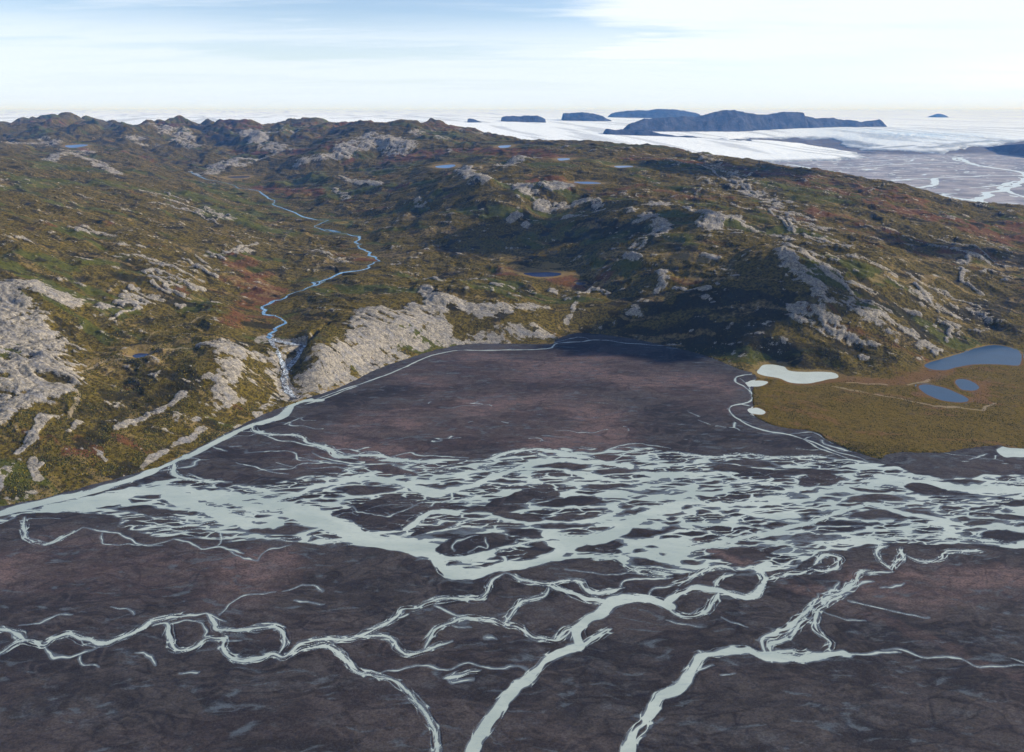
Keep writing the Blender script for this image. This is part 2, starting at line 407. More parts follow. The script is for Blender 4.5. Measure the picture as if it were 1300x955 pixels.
ISLE = [('B',[(50,180),(150,150),(230,122),(310,110),(400,148),(500,148),(600,163),(560,168),(440,165),(400,180),(350,228),(270,243),(180,235),(110,200)]),
 ('B',[(345,265),(390,235),(460,222),(500,228),(440,245),(370,268)]),('B',[(620,152),(700,112),(800,90),(870,92),(905,110),(860,130),(780,138),(700,150)]),
 ('B',[(440,315),(460,290),(520,265),(620,250),(700,255),(740,270),(700,300),(590,325),(500,335)]),('B',[(650,180),(760,178),(840,203),(740,205)]),
 ('B',[(830,195),(940,183),(1040,190),(940,208),(860,205)]),('B',[(915,125),(980,112),(1055,118),(1040,138),(960,152)]),('B',[(950,312),(1030,290),(1100,302),(1130,325),(1060,325),(980,322)]),
 ('B',[(640,380),(720,350),(830,330),(860,345),(780,370),(700,385)]),('B',[(740,340),(790,305),(860,300),(880,320),(820,340)]),
 ('C',[(470,70),(530,30),(640,45),(610,72),(520,85)]),('C',[(860,80),(920,65),(1000,90),(1080,115),(960,110),(900,100)]),('C',[(300,88),(370,78),(430,88),(380,95)]),
 ('C',[(660,80),(760,92),(850,95),(780,105),(700,98)]),('C',[(500,215),(550,210),(610,215),(560,228)]),('C',[(610,240),(690,225),(720,235),(660,247)]),('C',[(1180,185),(1300,190),(1300,205),(1220,205)]),
 ('C',[(1070,215),(1130,203),(1190,215),(1120,225)]),('C',[(620,192),(720,182),(820,182),(720,195)]),('C',[(1220,140),(1300,128),(1300,150),(1250,152)]),
 ('C',[(160,335),(200,312),(270,300),(380,300),(420,310),(350,340),(280,375),(230,365)]),('C',[(60,490),(90,470),(150,472),(160,490),(110,520),(60,510)]),
 ('C',[(880,300),(980,296),(1140,292),(1040,312),(960,318),(900,325)]),('C',[(460,395),(520,345),(600,315),(660,320),(610,360),(560,385)]),
 ('D',[(430,668),(560,625),(640,597),(635,650),(560,665)]),('E',[(60,575),(0,640),(-100,645),(-150,600),(-40,580)]),
 ('E',[(180,590),(260,600),(380,640),(300,645),(200,620)]),
 ('A',[(240,205),(330,200),(420,200),(430,215),(360,235),(290,220)]),('A',[(500,175),(590,165),(680,172),(640,185),(540,192)]),
 ('C',[(230,20),(330,15),(430,30),(400,50),(300,40)])]
OPEN = [  # stretches of nearly open water: photo points and half width in metres
 ([(60,648),(140,632),(215,622),(330,640),(400,655),(470,690),(540,700),(620,700)],20),([(330,640),(420,615),(480,610),(560,625),(640,600),(700,585),(800,590)],7),
 ([(700,690),(780,700),(830,690),(870,700)],9),([(215,630),(300,660),(350,665)],16),([(1120,606),(1200,618),(1300,622)],16),([(1100,640),(1200,660),(1300,672)],5),([(560,728),(575,725)],12),
 ([(640,660),(740,662),(800,660),(870,640),(950,640),(1060,625),(1130,610)],5),([(720,600),(800,610),(900,600),(1000,620),(1130,615)],4)]

print('sandur...')
gs = Grid(330, 1950, 1330, 1600, 0.83, 160)
X, Y = gs.X, gs.Y
wx = (4 * pn(X / 45, Y / 60, 1) + 1.6 * pn(X / 13, Y / 16, 2)).astype(F32)
wy = (5 * pn(X / 55, Y / 50, 3) + 2.0 * pn(X / 15, Y / 18, 4)).astype(F32)
belt_poly = [at_z(u, v, 0) for u, v in BELT_TOP] + [(5200, 1120), (5200, 760)] + [at_z(u, v, 0) for u, v in BELT_BOT] + [(-5000, 560), (-5000, 640)]
D, _ = seg_dist(gs, belt_poly + [belt_poly[0]], 60)
belt = np.where(inside(X, Y, belt_poly), D, -D)
# bars between the braids
fl = 6 * np.sin(X / 260.0)
ax, ay = rot(X, Y, 4)
w1x = 26 * pn(X / 120, Y / 60, 5); w1y = 12 * pn(X / 90, Y / 55, 6) + 4 * pn(X / 28, Y / 20, 7)
e1, r1, _ = cells((ax + w1x) / 105, (ay + w1y) / 25, 8)
w2y = 5 * pn(X / 40, Y / 22, 9) + 2 * pn(X / 14, Y / 10, 12)
e2, r2, _ = cells((ax + 10 * pn(X / 50, Y / 30, 10)) / 42, (ay + w2y + 9) / 9.5, 11)
h1 = (e1 - 0.13 - 0.40 * np.maximum(r1 - 0.5, 0)) * 2.3
h1 = np.where(r1 > 0.88, -1.2, h1)
h2 = (e2 - 0.24) * 1.6
h2 = np.where(r2 > 0.60, -0.9, h2)
thin = (e2 - 0.13) * 4.0 + 0.15
iso = np.full(X.shape, -9, F32)
for tl, pts in ISLE:
    P = smooth_line([at_z(u, v, 0) for u, v in tp(tl, pts)], 3, True)
    xs, ys_ = P[:, 0], P[:, 1]; w = gs.win(xs.min() - 20, xs.max() + 20, ys_.min() - 20, ys_.max() + 20)
    d = np.full(X.shape, 12, F32)
    for a, b in zip(P, np.roll(P, -1, 0)): stamp_seg(gs, a, b, 12, d, [], wx, wy)
    ins = inside(X[w] + wx[w], Y[w] + wy[w], P)
    iso[w] = np.maximum(iso[w], np.where(ins, d[w], -d[w]))
cut = np.where(r1 > 0.25, thin, 2.0)
hb = np.minimum(h1, cut)
hb = np.maximum(hb, h2)
opn = np.full(X.shape, 99, F32)
for pts, hwid in OPEN:
    P = smooth_line([at_z(u, v, 0) for u, v in pts], 5)
    d, _ = seg_dist(gs, P, 60, wx * 2, wy * 2)
    opn = np.minimum(opn, d - hwid * .72)
hb = np.minimum(hb, np.maximum(opn * 0.10 - 0.25, -0.9 + 1.0 * sm(.55, .7, e2) * (r2 < .38)))
hb = np.where(iso > -3, np.maximum(hb, np.minimum(iso * 0.22, thin * .8 + 0.25 + 0.5 * (r2 > .3))), hb)
rill = fbm((ax + wx * 2) / 26, (ay + wy) / 6.5, 4, 13)
hb = np.clip(hb, -1.0, 0.55)
hb = hb + (.30 * rill + .16 * ridged((ax + 2 * wx) / 30, (ay + 1.5 * wy) / 9, 2, 33) - .05) * (1 - .75 * sm(.35, .55, hb)) * sm(-.6, -.1, hb)
# the dry plain with its old channels
old = ridged((X + 30 * pn(X / 150, Y / 120, 14)) / 150, (Y + 22 * pn(X / 90, Y / 70, 15)) / 42, 3, 16)
old2 = ridged((X + 12 * pn(X / 50, Y / 40, 17)) / 60, (Y + 9 * pn(X / 40, Y / 30, 18)) / 15, 3, 19)
hp = 0.85 - 0.35 * sm(.35, .8, old) - 0.20 * sm(.4, .85, old2) + 0.12 * fbm(X / 30, Y / 14, 3, 20)
edge_n = 3.5 * pn(X / 30, Y / 20, 22)
hs = np.where(belt + edge_n > 0, hb, hp)
tb = sm(-4, 5, belt + edge_n)
hs = hp * (1 - tb) + hb * tb
# traced channels: a main thread, side threads and bars that follow the flow
chn = np.full(X.shape, 9, F32)
wsc = {'A': .52, 'B': .54, 'C': .54, 'D': .68, 'E': .9, 'F': .9}
for k, (tl, wd, pts) in enumerate(CH):
    P = smooth_line([at_z(u, v, 0) for u, v in tp(tl, pts)], 4)
    hw = wd * wsc[tl] * (0.36 if wd >= 20 else .30) + 0.45
    env = hw * (2.1 if wd < 20 else 1.35) + (3.5 if wd >= 8 else 1.0)
    R = env + 8
    seg = np.hypot(*np.diff(P, axis=0).T); S = np.concatenate([[0], np.cumsum(seg)])
    xs, ys_ = P[:, 0], P[:, 1]; w = gs.win(xs.min() - R - 8, xs.max() + R + 8, ys_.min() - R - 8, ys_.max() + R + 8)
    if w is None: continue
    f_ = (.9 if tl in 'ABC' else .5) * (1.9 if wd <= 5 else 1)
    d = np.full(X.shape, R, F32); along = np.zeros(X.shape, F32); off = np.zeros(X.shape, F32)
    for i in range(len(P) - 1):
        p0, p1 = P[i], P[i + 1]
        q = gs.win(min(p0[0], p1[0]) - R, max(p0[0], p1[0]) + R, min(p0[1], p1[1]) - R, max(p0[1], p1[1]) + R)
        if q is None: continue
        Xq = X[q] + wx[q] * f_; Yq = Y[q] + wy[q] * f_
        dx, dy = p1 - p0; Lq = dx * dx + dy * dy + 1e-9
        t_ = np.clip(((Xq - p0[0]) * dx + (Yq - p0[1]) * dy) / Lq, 0, 1)
        dd = np.hypot(Xq - p0[0] - t_ * dx, Yq - p0[1] - t_ * dy); mm = dd < d[q]
        sg = np.sign(dx * (Yq - p0[1]) - dy * (Xq - p0[0]))
        d[q] = np.where(mm, dd, d[q]); along[q] = np.where(mm, S[i] + t_ * seg[i], along[q]); off[q] = np.where(mm, sg * dd, off[q])
    dw, al, n_ = d[w], along[w], off[w]
    tot = S[-1]; tv = al / tot
    mean = hw * .9 * pn(al / (30 + 2 * hw) + k * 7.7, al * 0 + .5, 140)          # the main thread wanders inside its bed
    wv = hw * (.72 + .55 * pn(al / (22 + hw) + k * 3.3, al * 0 + 3.5, 141)) + .5 * pn(al / 7, n_ / 7, 142)
    if wd <= 6: wv = wv * np.clip(np.minimum(tv, 1 - tv) * 6, .1, 1) * (.75 + .5 * pn(al / 15, al * 0 + k, 143))
    if wd >= 20: mean *= .25; wv += .25 * hw
    if 6 < wd < 20: wv = wv * np.clip(np.minimum(tv, 1 - tv) * 9 + .25, 0, 1)
    z = (np.abs(n_ - mean) - wv) * .20
    if wd >= 8:
        ee, er, _ = cells(al / (20 + 1.6 * hw) + k * 5.1, (n_ + 2 * pn(al / 18, n_ / 9, 144)) / (2.4 + .34 * hw), 145)
        inenv = sm(env, env * .6, np.abs(n_)) * np.clip(np.minimum(tv, 1 - tv) * 12, 0, 1)
        thr = (ee - .10 * inenv - .16 * (er - .5)) * 2.2 + (1 - inenv) * .6
        bar = sm(.25, .6, ee) * (er > (.62 if wd < 20 else .70)) * .75
        z = np.minimum(z + bar * sm(-.9, .2, z), thr)
        z += .08 * fbm(al / 22, n_ / 4, 2, 147) * sm(-.5, 0, z)
    chn[w] = np.minimum(chn[w], np.where(dw < R - .5, z, 9))
hs = np.minimum(hs, np.maximum(chn, -0.9))
wetdist = np.minimum(hs, 0.7)
# milky pools on the plain are filled from the same water table
pool = np.full(X.shape, 9, F32)
for nm, (tl, pts) in POND_PX.items():
    P = smooth_line([at_z(u, v, 0) for u, v in tp(tl, pts)], 4, True)
    d = np.full(X.shape, 20, F32)
    for a, b in zip(P, np.roll(P, -1, 0)): stamp_seg(gs, a, b, 20, d, [], wx * .4, wy * .4)
    ins = inside(X + wx * .4, Y + wy * .4, P)
    pool = np.minimum(pool, np.where(ins, -d, d) * 0.2)
hs = np.minimum(hs, np.maximum(pool, -0.6))
silt = sm(.16, .42, fbm((X + 2 * wx) / 80, (Y + 2 * wy) / 34, 6, 27, .62)) * sm(-60, 0, -belt) # faint grey blue silt left by floods
dDb, _ = seg_dist(gs, bank_w, 90)
pink = sm(-.15, .45, fbm((X + 3 * wx) / 260, (Y + 3 * wy) / 120, 3, 28) + 0.25 * fbm(X / 60, Y / 16, 3, 30))
pinkzone = np.zeros(X.shape, F32)
for pts, R in [([(480,560),(600,520),(720,540)],150),([(560,470),(760,460),(900,500)],110),([(880,500),(915,515)],40),([(20,720),(150,725),(330,730)],55),([(120,700),(60,690)],40),([(1150,765),(1180,768)],22),([(880,690),(1290,860)],10),([(1100,735),(1300,745)],40)]:
    d, _ = seg_dist(gs, [at_z(u, v, 0) for u, v in pts], R * 1.6, 3 * wx, 3 * wy)
    pinkzone = np.maximum(pinkzone, 1 - sm(R * .4, R * 1.5, d))
pink = np.clip(.10 * pink + pinkzone * (.35 + .65 * pink) * (.55 + .7 * np.clip(.5 + fbm((X + 3 * wx) / 60, (Y + 2 * wy) / 14, 5, 201), 0, 1)), 0, 1)
bankwet = 1 - sm(0, 55, dDb + 14 * pn(X / 60, Y / 60, 29))
silt = np.clip(np.maximum(silt * 0.55, bankwet * .75), 0, 1)
streak = np.clip(.5 + .35 * fbm((X + 2 * wx) / 55, (Y + 1.2 * wy) / 14, 5, 32) + .35 * fbm((X + 4 * wx) / 90, (Y + 4 * wy) / 55, 5, 34), 0, 1)
me1 = pn((X + 40 * pn(X / 90, Y / 90, 120)) / 210, (Y + 40 * pn(X / 70, Y / 70, 121)) / 90, 122)
me2 = pn((X + 22 * pn(X / 45, Y / 45, 123)) / 110, (Y + 22 * pn(X / 40, Y / 40, 124)) / 48, 125)
me3 = pn((X + 12 * pn(X / 25, Y / 25, 127)) / 60, (Y + 12 * pn(X / 24, Y / 24, 128)) / 26, 129)
line = np.maximum(np.maximum(1 - sm(.01, .045, np.abs(me1)), .9 * (1 - sm(.01, .06, np.abs(me2)))), .6 * (1 - sm(.01, .08, np.abs(me3)))) * sm(-.25, .35, fbm(X / 120, Y / 70, 4, 126)) * (.75 + .5 * pn(X / 20, Y / 20, 151))
rim = np.clip(sm(.05, .09, np.abs(me1)) * (1 - sm(.09, .16, np.abs(me1))) + sm(.06, .1, np.abs(me2)) * (1 - sm(.1, .2, np.abs(me2))), 0, 1) * line.max() * sm(-.2, .3, fbm(X / 90, Y / 60, 4, 150))
hs = hs - .12 * line * sm(.3, .6, hs)
wA = 55 * pn(X / 130, Y / 110, 180) + 16 * pn(X / 38, Y / 34, 181); wB = 26 * pn(X / 120, Y / 80, 182) + 8 * pn(X / 34, Y / 26, 183)
eA, rA, _ = cells((X + wA) / 150, (Y + wB) / 46, 184)
eB, rB, _ = cells((X + wA * .7 + 31) / 52, (Y + wB * .8) / 17, 187)
eC, rC, _ = cells((X + 6 * pn(X / 16, Y / 12, 190) + wA * .3) / 19, (Y + 3 * pn(X / 14, Y / 9, 191) + wB * .5) / 6.5, 192)
streak = np.clip(.30 * streak + .38 * rA + .26 * rB * sm(0, .25, eB) + .16 * rC - .05, 0, 1)
gate = sm(-.3, .25, fbm(X / 210, Y / 120, 3, 195))
line = np.maximum(np.maximum(.6 * gate * (1 - sm(.01, .05, eA)), .45 * (1 - sm(.02, .10, eB)) * gate), .5 * line)
# hair-thin threads of water left in some of the old channels
hair = (eA + .012 * pn(X / 12, Y / 12, 203) - .012 - .014 * sm(0, .4, -fbm(X / 60, Y / 40, 3, 197))) * 9
hairg = sm(.12, .35, fbm(X / 170, Y / 90, 4, 199)) * sm(-2, 25, -belt) * sm(1500, 1250, Y) * sm(820, 920, Y)
hs = np.minimum(hs, np.where(hairg > .5, np.maximum(hair, -.25), 9))
dark = np.clip(sm(.55, .86, old) * .3 + sm(.62, .88, old2) * .5 + line, 0, 1)

m = NT('river_silt')
pk, sl, dk = m.attr('tone'); stx, rmm, _ = m.attr('tone2')
z = m.z()
g1 = m.noise(.05, 6, .66, .9, (1, 2.0, 1)); g2 = m.noise(.35, 5, .65, 0, (1, 1.6, 1))
base = m.mix(m.step(stx, .28, .70), (.024, .0215, .022), (.058, .051, .049))
base = m.mix(m.math('MULTIPLY', rmm, .35), base, (.095, .082, .078))
base = m.mix(m.math('MULTIPLY', pk, m.step(g1, .32, .6, .55, 1.0)), base, (.150, .104, .096))
base = m.mix(m.math('MULTIPLY', sl, m.step(g1, .40, .62)), base, (.080, .084, .092))
base = m.mix(m.math('MULTIPLY', dk, .72), base, (.011, .010, .012))
base = m.mix(m.step(g2, .42, .62, .0, .5), base, (.018, .015, .016))
g4 = m.noise(.16, 6, .72, 1.2, (1, 1.8, 1))
base = m.mix(m.step(g4, .50, .60, 0, .25), base, (.013, .012, .013))
base = m.mix(m.step(g4, .46, .36, 0, .15), base, (.10, .09, .088))
g3 = m.noise(.7, 5, .75)
base = m.mix(m.step(g3, .52, .62, 0, .2), base, (.105, .10, .10))
wet = m.step(m.math('ADD', z, m.math('MULTIPLY', m.math('SUBTRACT', g2, .5), .35)), .08, .50, 1, 0)
base = m.mix(m.math('MULTIPLY', wet, .75), base, (.115, .14, .165))
m.color(base)
m.put(m.bs.inputs['Roughness'], m.step(wet, 0, 1, .85, .45))
m.bump(m.math('ADD', m.noise(.5, 5, .6), m.math('MULTIPLY', m.noise(.12, 5, .65), 2.0)), .5, .8)
MAT_SILT = m.m
keep = inside(X, Y, sandur_poly) | (dDb < 40)
build_mesh('river_plain', X, Y, hs, MAT_SILT, {'tone': (pink, silt, dark), 'tone2': (streak, rim)}, keep,
           'dark grey brown silt plain of the braided river with low bars and old dry channels', 'river plain')

# water
m = NT('glacial_water')
n1 = m.noise(.006, 4, .6, .8, (1, 2.5, 1)); n2 = m.noise(.09, 4, .6, .5, (1, 3.2, 1))
c = m.mix(m.step(n1, .35, .65), (.30, .348, .318), (.385, .428, .385))
c = m.mix(m.step(n2, .5, .74, 0, .5), c, (.22, .265, .285))
sh, _, _ = m.attr('depth')
c = m.mix(m.math('MULTIPLY', m.step(m.math('ADD', sh, m.math('MULTIPLY', m.math('SUBTRACT', n2, .5), .6)), .45, 1.05), .62), c, (.125, .155, .175))
m.color(c); m.bs.inputs['Roughness'].default_value = .28; m.bs.inputs['Specular IOR Level'].default_value = .3
m.bump(m.noise(.7, 3), .12, .3)
MAT_MILK = m.m
shallow = np.clip(1 + hs * 2.6 + .35 * fbm((ax + 2 * wx) / 48, (ay + 1.5 * wy) / 7, 4, 170) + .25 * fbm((ax + wx) / 160, ay / 30, 3, 175) - .25, 0, 1)
kw = (hs < .12) & (inside(X, Y, sandur_poly) | (dDb < 30))
build_mesh('braided_river', X, Y, np.zeros_like(X), MAT_MILK, {'depth': (shallow,)}, kw,
           'milky pale green glacial water of the wide braided river crossing the dark plain', 'river')
# ------------------------------------------------------------------ hills
print('hills...')
gh = Grid(560, 12500, 1720, 1620, 0.79, 160)
X, Y = gh.X, gh.Y
base = tps_on_grid(T_HILL, gh)
dB, _ = seg_dist(gh, bank_w, 400)
insand = inside(X, Y, sandur_poly)
sd = np.where(insand, -dB, dB)                     # metres inland from the bank
inl = sm(0, 260, sd)
far = sm(2500, 6500, Y)
# the flat mossy terrace by the river on the right
terr_poly = smooth_line([at_z(u, v, 4) for u, v in [(958,482),(1060,478),(1130,472),(1180,462),(1300,448),(1500,440),(1600,575),(1300,566),(1200,573),(1120,575),(1050,556),(965,535)]], 3, True)
dT, _ = seg_dist(gh, list(terr_poly) + [terr_poly[0]], 160)
terr = sm(-40, 40, np.where(inside(X, Y, terr_poly), dT, -dT))

def field(strokes, soft=.5, dist=None):
    S = np.zeros(X.shape, F32)
    for pts, R, st in strokes:
        P = [px(u, v)[:2] for u, v in pts]
        if len(P) == 1: P = [P[0], (P[0][0] + 1, P[0][1])]
        d = np.full(X.shape, R * 1.5, F32)
        q = np.array(P)
        for a, b in zip(q[:-1], q[1:]): stamp_seg(gh, a, b, R * 1.5, d, [], WX, WY)
        w = gh.win(q[:, 0].min() - 2 * R, q[:, 0].max() + 2 * R, q[:, 1].min() - 2 * R, q[:, 1].max() + 2 * R)
        if w is None: continue
        S[w] = np.maximum(S[w], st * (1 - sm(R * (1 - soft), R * 1.5, d[w])))
    return S
WX = (18 * pn(X / 120, Y / 120, 40) + 7 * pn(X / 35, Y / 35, 41)).astype(F32)
WY = (18 * pn(X / 120, Y / 120, 42) + 7 * pn(X / 35, Y / 35, 43)).astype(F32)

ROCK = [
 ([(167.9, 366.5), (207.7, 379.6)],5.5,1.15), ([(186.9, 355.4), (211.1, 364.0), (235.4, 377.9)],5.5,1.15), ([(197.3, 348.5), (249.2, 369.2)],5.5,1.15), ([(207.7, 341.5), (256.1, 358.8)],5.5,1.15), ([(221.5, 334.6), (273.5, 355.4)],5.5,1.15), ([(231.9, 327.7), (270.0, 345.0)],5.5,1.15), ([(249.2, 327.7), (268.3, 337.4)],5.5,1.15), ([(266.5, 320.8), (283.8, 331.1)],5.5,1.15), ([(193.8, 362.3), (221.5, 374.4)],5.5,1.15), ([(138.5, 403.8), (155.8, 393.5), (180.0, 386.5)],5.5,1.15), ([(152.3, 377.9), (180.0, 386.5)],5.5,1.15), ([(283.8, 320.8), (311.5, 315.6), (328.8, 313.8)],5.5,1.15), ([(95.2, 246.3), (114.2, 251.5)],5.5,1.15), ([(207.7, 244.6), (242.3, 258.5)],5.5,1.15), ([(238.8, 265.4), (294.2, 277.5)],5.5,1.15), ([(221.5, 265.4), (276.9, 282.7)],5.5,1.15), ([(114.2, 293.1), (103.8, 289.6)],5.5,1.15), ([(885, 210), (935, 235), (975, 258)],7,1.0), ([(912, 222), (965, 248)],7,1.0), ([(1010, 325), (1060, 352)],7,1.0), ([(1030, 340), (1085, 370)],7,1.0), ([(1000, 350), (1030, 372)],7,1.0), ([(1085, 375), (1130, 400)],7,1.0), ([(1095, 395), (1150, 420)],7,1.0), ([(1120, 400), (1160, 430)],7,1.0), ([(1060, 350), (1110, 368)],7,1.0), ([(1140, 385), (1165, 402)],7,1.0), ([(960, 262), (1010, 290)],7,1.0), ([(985, 280), (1040, 308)],7,1.0),
 ([(0,395),(30,430),(60,480)],65,1),([(-60,380),(40,375),(90,388)],38,.95),([(15,450),(5,520)],45,.95),([(60,455),(92,462)],26,.85),([(35,500),(85,490)],30,.7),
 ([(62,530),(20,572)],10,1),([(45,580),(48,605)],9,.9),([(5,600),(-20,640)],10,.8),([(60,585),(45,600)],7,.8),
 ([(165,330),(240,350)],40,.36),([(190,350),(235,366)],26,.45),([(170,365),(200,375)],8,1),([(130,390),(165,372),(175,380)],22,.72),([(90,290),(140,300)],22,.5),([(100,292),(108,296)],10,1),([(200,262),(290,280)],34,.5),([(30,308),(40,312)],10,.8),([(150,310),(180,315)],14,.8),
 ([(80,355),(110,362)],6,.9),([(225,385),(232,388)],8,.9),([(270,325),(320,318)],20,.6),
 ([(60,205),(90,195),(130,212),(150,224)],45,.75),([(0,185),(60,178),(110,195)],120,.62),([(170,243),(240,262),(290,278)],30,.45),([(400,320),(440,335)],26,.55),([(395,345),(440,350)],16,.5),
 ([(290,440),(292,470),(285,505)],24,.95),([(255,438),(305,440)],16,.8),([(265,485),(300,500)],20,.6),([(310,450),(345,462)],24,.6),([(340,470),(350,480)],14,.7),
 ([(238,500),(222,515),(190,530),(145,550)],10,.92),([(255,540),(235,560),(215,570)],10,.9),([(220,570),(180,592),(165,605)],9,.9),([(150,605),(130,612)],5,.8),([(350,505),(330,520)],10,.7),([(230,525),(210,560)],9,.5),([(100,540),(90,550)],7,.8),([(330,525),(300,540)],7,.7),
 ([(380,500),(440,478),(500,445),(560,415)],34,.85),([(410,470),(470,430),(530,400)],50,.9),([(460,410),(520,392)],34,.85),([(470,402),(500,420),(480,440)],40,1),([(538,368),(560,395),(555,420)],30,1),([(545,372),(600,392),(640,392)],26,.95),([(600,425),(700,420)],26,.62),([(640,395),(690,390)],22,.7),
 ([(560,430),(640,432)],18,.6),([(405,450),(440,440)],26,.75),([(540,352),(560,358)],8,.8),([(600,355),(650,366)],12,.6),([(735,375),(750,365),(775,370)],12,.8),([(722,405),(735,380)],10,.75),([(525,330),(540,325)],14,.6),([(800,395),(815,398)],10,.7),([(705,370),(720,380)],12,.6),
 ([(585,218),(600,224)],40,.8),([(605,235),(615,238)],30,.95),([(620,225),(645,236)],20,.6),([(660,238),(672,252)],40,.85),([(700,245),(718,240)],50,.95),([(690,262),(720,262)],34,.95),([(725,262),(738,258)],30,.8),([(650,285),(660,275)],26,.85),([(668,290),(668,290)],22,.8),([(745,280),(720,275)],18,.7),([(755,260),(762,268)],30,.75),([(640,212),(665,205)],55,.75),([(680,200),(700,203)],40,.6),([(760,205),(790,208)],30,.55),([(530,258),(534,262)],20,.7),([(690,232),(760,235)],14,.6),
 ([(830,262),(845,258)],28,.9),([(822,275),(815,285)],32,.95),([(840,285),(830,300)],30,.9),([(812,312),(800,325)],26,.9),([(870,265),(885,272)],14,.7),([(900,275),(905,295)],30,.95),([(890,290),(930,278)],34,.85),([(930,280),(970,295)],26,.7),([(960,290),(1000,305)],18,.7),
 ([(838,350),(834,370)],16,.9),([(795,338),(810,341)],9,.95),([(850,368),(895,370)],8,.9),([(900,325),(915,332)],18,.7),([(885,380),(900,385)],7,.7),([(805,390),(810,395)],8,.7),([(1010,345),(1000,335)],22,.9),
 ([(880,190),(940,230),(1000,270),(1060,310)],70,.45),([(935,238),(985,262)],30,.62),([(990,330),(1040,380)],30,.72),([(1000,320),(1060,350)],26,.7),([(1010,395),(1040,400),(1060,420)],34,.72),([(1040,370),(1120,410)],40,.52),([(1085,398),(1160,425)],14,.85),([(1140,420),(1180,440)],22,.7),([(1160,365),(1190,400)],8,1),([(1170,358),(1220,378),(1245,392)],8,.95),([(1150,375),(1240,400)],40,.45),([(1190,410),(1205,420)],10,.85),([(1205,425),(1200,435)],9,.8),([(1075,436),(1110,440)],10,.85),([(1215,340),(1225,360),(1245,370)],6,1),([(1213,335),(1240,335),(1250,340)],14,.8),([(1180,298),(1230,315),(1275,340)],5,1),([(1150,303),(1200,322),(1250,340)],5,.8),([(1070,330),(1130,350)],30,.45),([(1092,455),(1100,458)],10,.9),([(1185,452),(1195,447)],8,.8),([(1240,300),(1290,330)],20,.3),
 ([(205,165),(235,175),(250,190)],150,.78),([(170,178),(190,182)],110,.6),([(315,172),(345,188),(360,190)],110,.78),([(255,222),(300,205),(340,200)],70,.8),([(270,215),(310,212)],60,.7),([(380,210),(440,200)],60,.82),([(440,195),(460,190)],110,.9),([(470,175),(510,190)],130,.8),([(530,170),(560,178)],90,.7),([(380,165),(350,172)],150,.62),([(430,230),(480,236)],34,.85),([(425,240),(440,250)],20,.7),([(120,175),(100,180)],60,.4),([(560,165),(620,172)],120,.5),([(570,190),(580,195)],26,.7),([(700,190),(900,205)],60,.28)]
GREEN = [([(0,240),(100,230),(250,250),(340,280)],120,.9),([(60,215),(180,222)],90,.8),([(260,265),(360,300)],90,.9),([(0,330),(80,340),(160,330)],70,.7),([(250,230),(300,250)],110,.9),([(350,235),(400,225),(420,240)],100,.8),([(420,280),(520,265),(560,250)],90,.7),([(600,310),(720,300),(780,300),(860,310)],90,.7),([(780,215),(900,215)],140,.7),([(880,250),(1000,290)],110,.6),([(380,395),(360,405)],30,.8),([(200,440),(240,445)],26,.8),([(950,230),(1080,270)],120,.6),([(470,220),(520,215)],80,.6),([(740,330),(800,350)],60,.7),([(980,380),(1060,340)],50,.4)]
RED = [([(700,232),(950,262),(1250,335)],190,.55),([(820,200),(1000,225),(1150,255)],170,.7),([(330,240),(400,245)],110,1),([(300,330),(340,370),(300,410)],70,.9),([(220,370),(280,370)],40,.7),([(400,300),(470,330)],30,.5),([(640,345),(760,352)],60,.9),([(0,290),(150,285)],50,.6),([(700,200),(600,190),(500,200)],160,.9),([(1050,240),(1150,270),(1300,310)],110,.9),([(1200,280),(1300,290)],100,.8),([(450,250),(560,225)],70,.6),([(300,195),(400,190),(450,200)],120,.7),([(80,190),(200,200)],110,.6),([(900,240),(800,240)],80,.5),([(180,560),(100,570)],20,.5),([(330,410),(350,425)],20,.6),([(1000,200),(1060,225)],120,.6),([(1140,470),(1230,505)],24,.8),([(1060,480),(1170,490)],16,.7),([(160,455),(200,450)],16,.6),([(860,180),(1000,210)],90,.6),([(0,158),(400,160),(600,165)],500,.6)]
DARK_SHADE = [([(800,425),(900,430),(960,420)],60,1),([(880,380),(980,390)],60,.9),([(1000,440),(1100,452)],30,.6),([(1110,370),(1150,400),(1170,430)],26,.9),([(1220,400),(1300,380)],45,.7),([(1260,350),(1300,330)],50,.7),([(600,330),(560,320)],60,.6),([(740,300),(800,290),(860,320)],60,.6),([(250,160),(290,180)],110,.8),([(1130,345),(1180,355)],12,1),([(1100,305),(1200,315)],10,.8),([(650,250),(640,270)],40,.6),([(110,520),(180,520),(240,480)],36,.6),([(180,480),(120,560)],28,.6),([(200,350),(100,320)],30,.5),([(0,350),(160,355)],16,.6),([(780,385),(850,395)],40,.5),([(540,430),(470,460)],6,.3),([(930,420),(760,410)],30,.5),([(1150,395),(1110,385)],24,.8)]  # dark heath; on slopes turned from the sun it also paints in shade
OCHRE = [([(960,475),(1130,485),(1200,470)],30,.9),([(1170,500),(1250,505),(1240,485)],22,1),([(160,450),(190,445),(200,455)],22,1),([(380,505),(450,480)],8,.8),([(90,470),(160,430)],40,.5),([(280,430),(200,440)],14,.8),([(640,342),(700,338)],30,.6),([(560,210),(620,215)],50,.7),([(880,350),(960,330)],24,.6),([(430,285),(560,262)],24,.6),([(760,325),(900,335)],14,.7),([(420,320),(540,330)],30,.6),([(280,225),(350,245)],60,.5),([(1090,360),(1200,355),(1240,375)],14,.8),([(1230,340),(1300,345)],14,.8),([(1140,330),(1210,330)],30,.6),([(700,345),(760,350)],22,.6)]
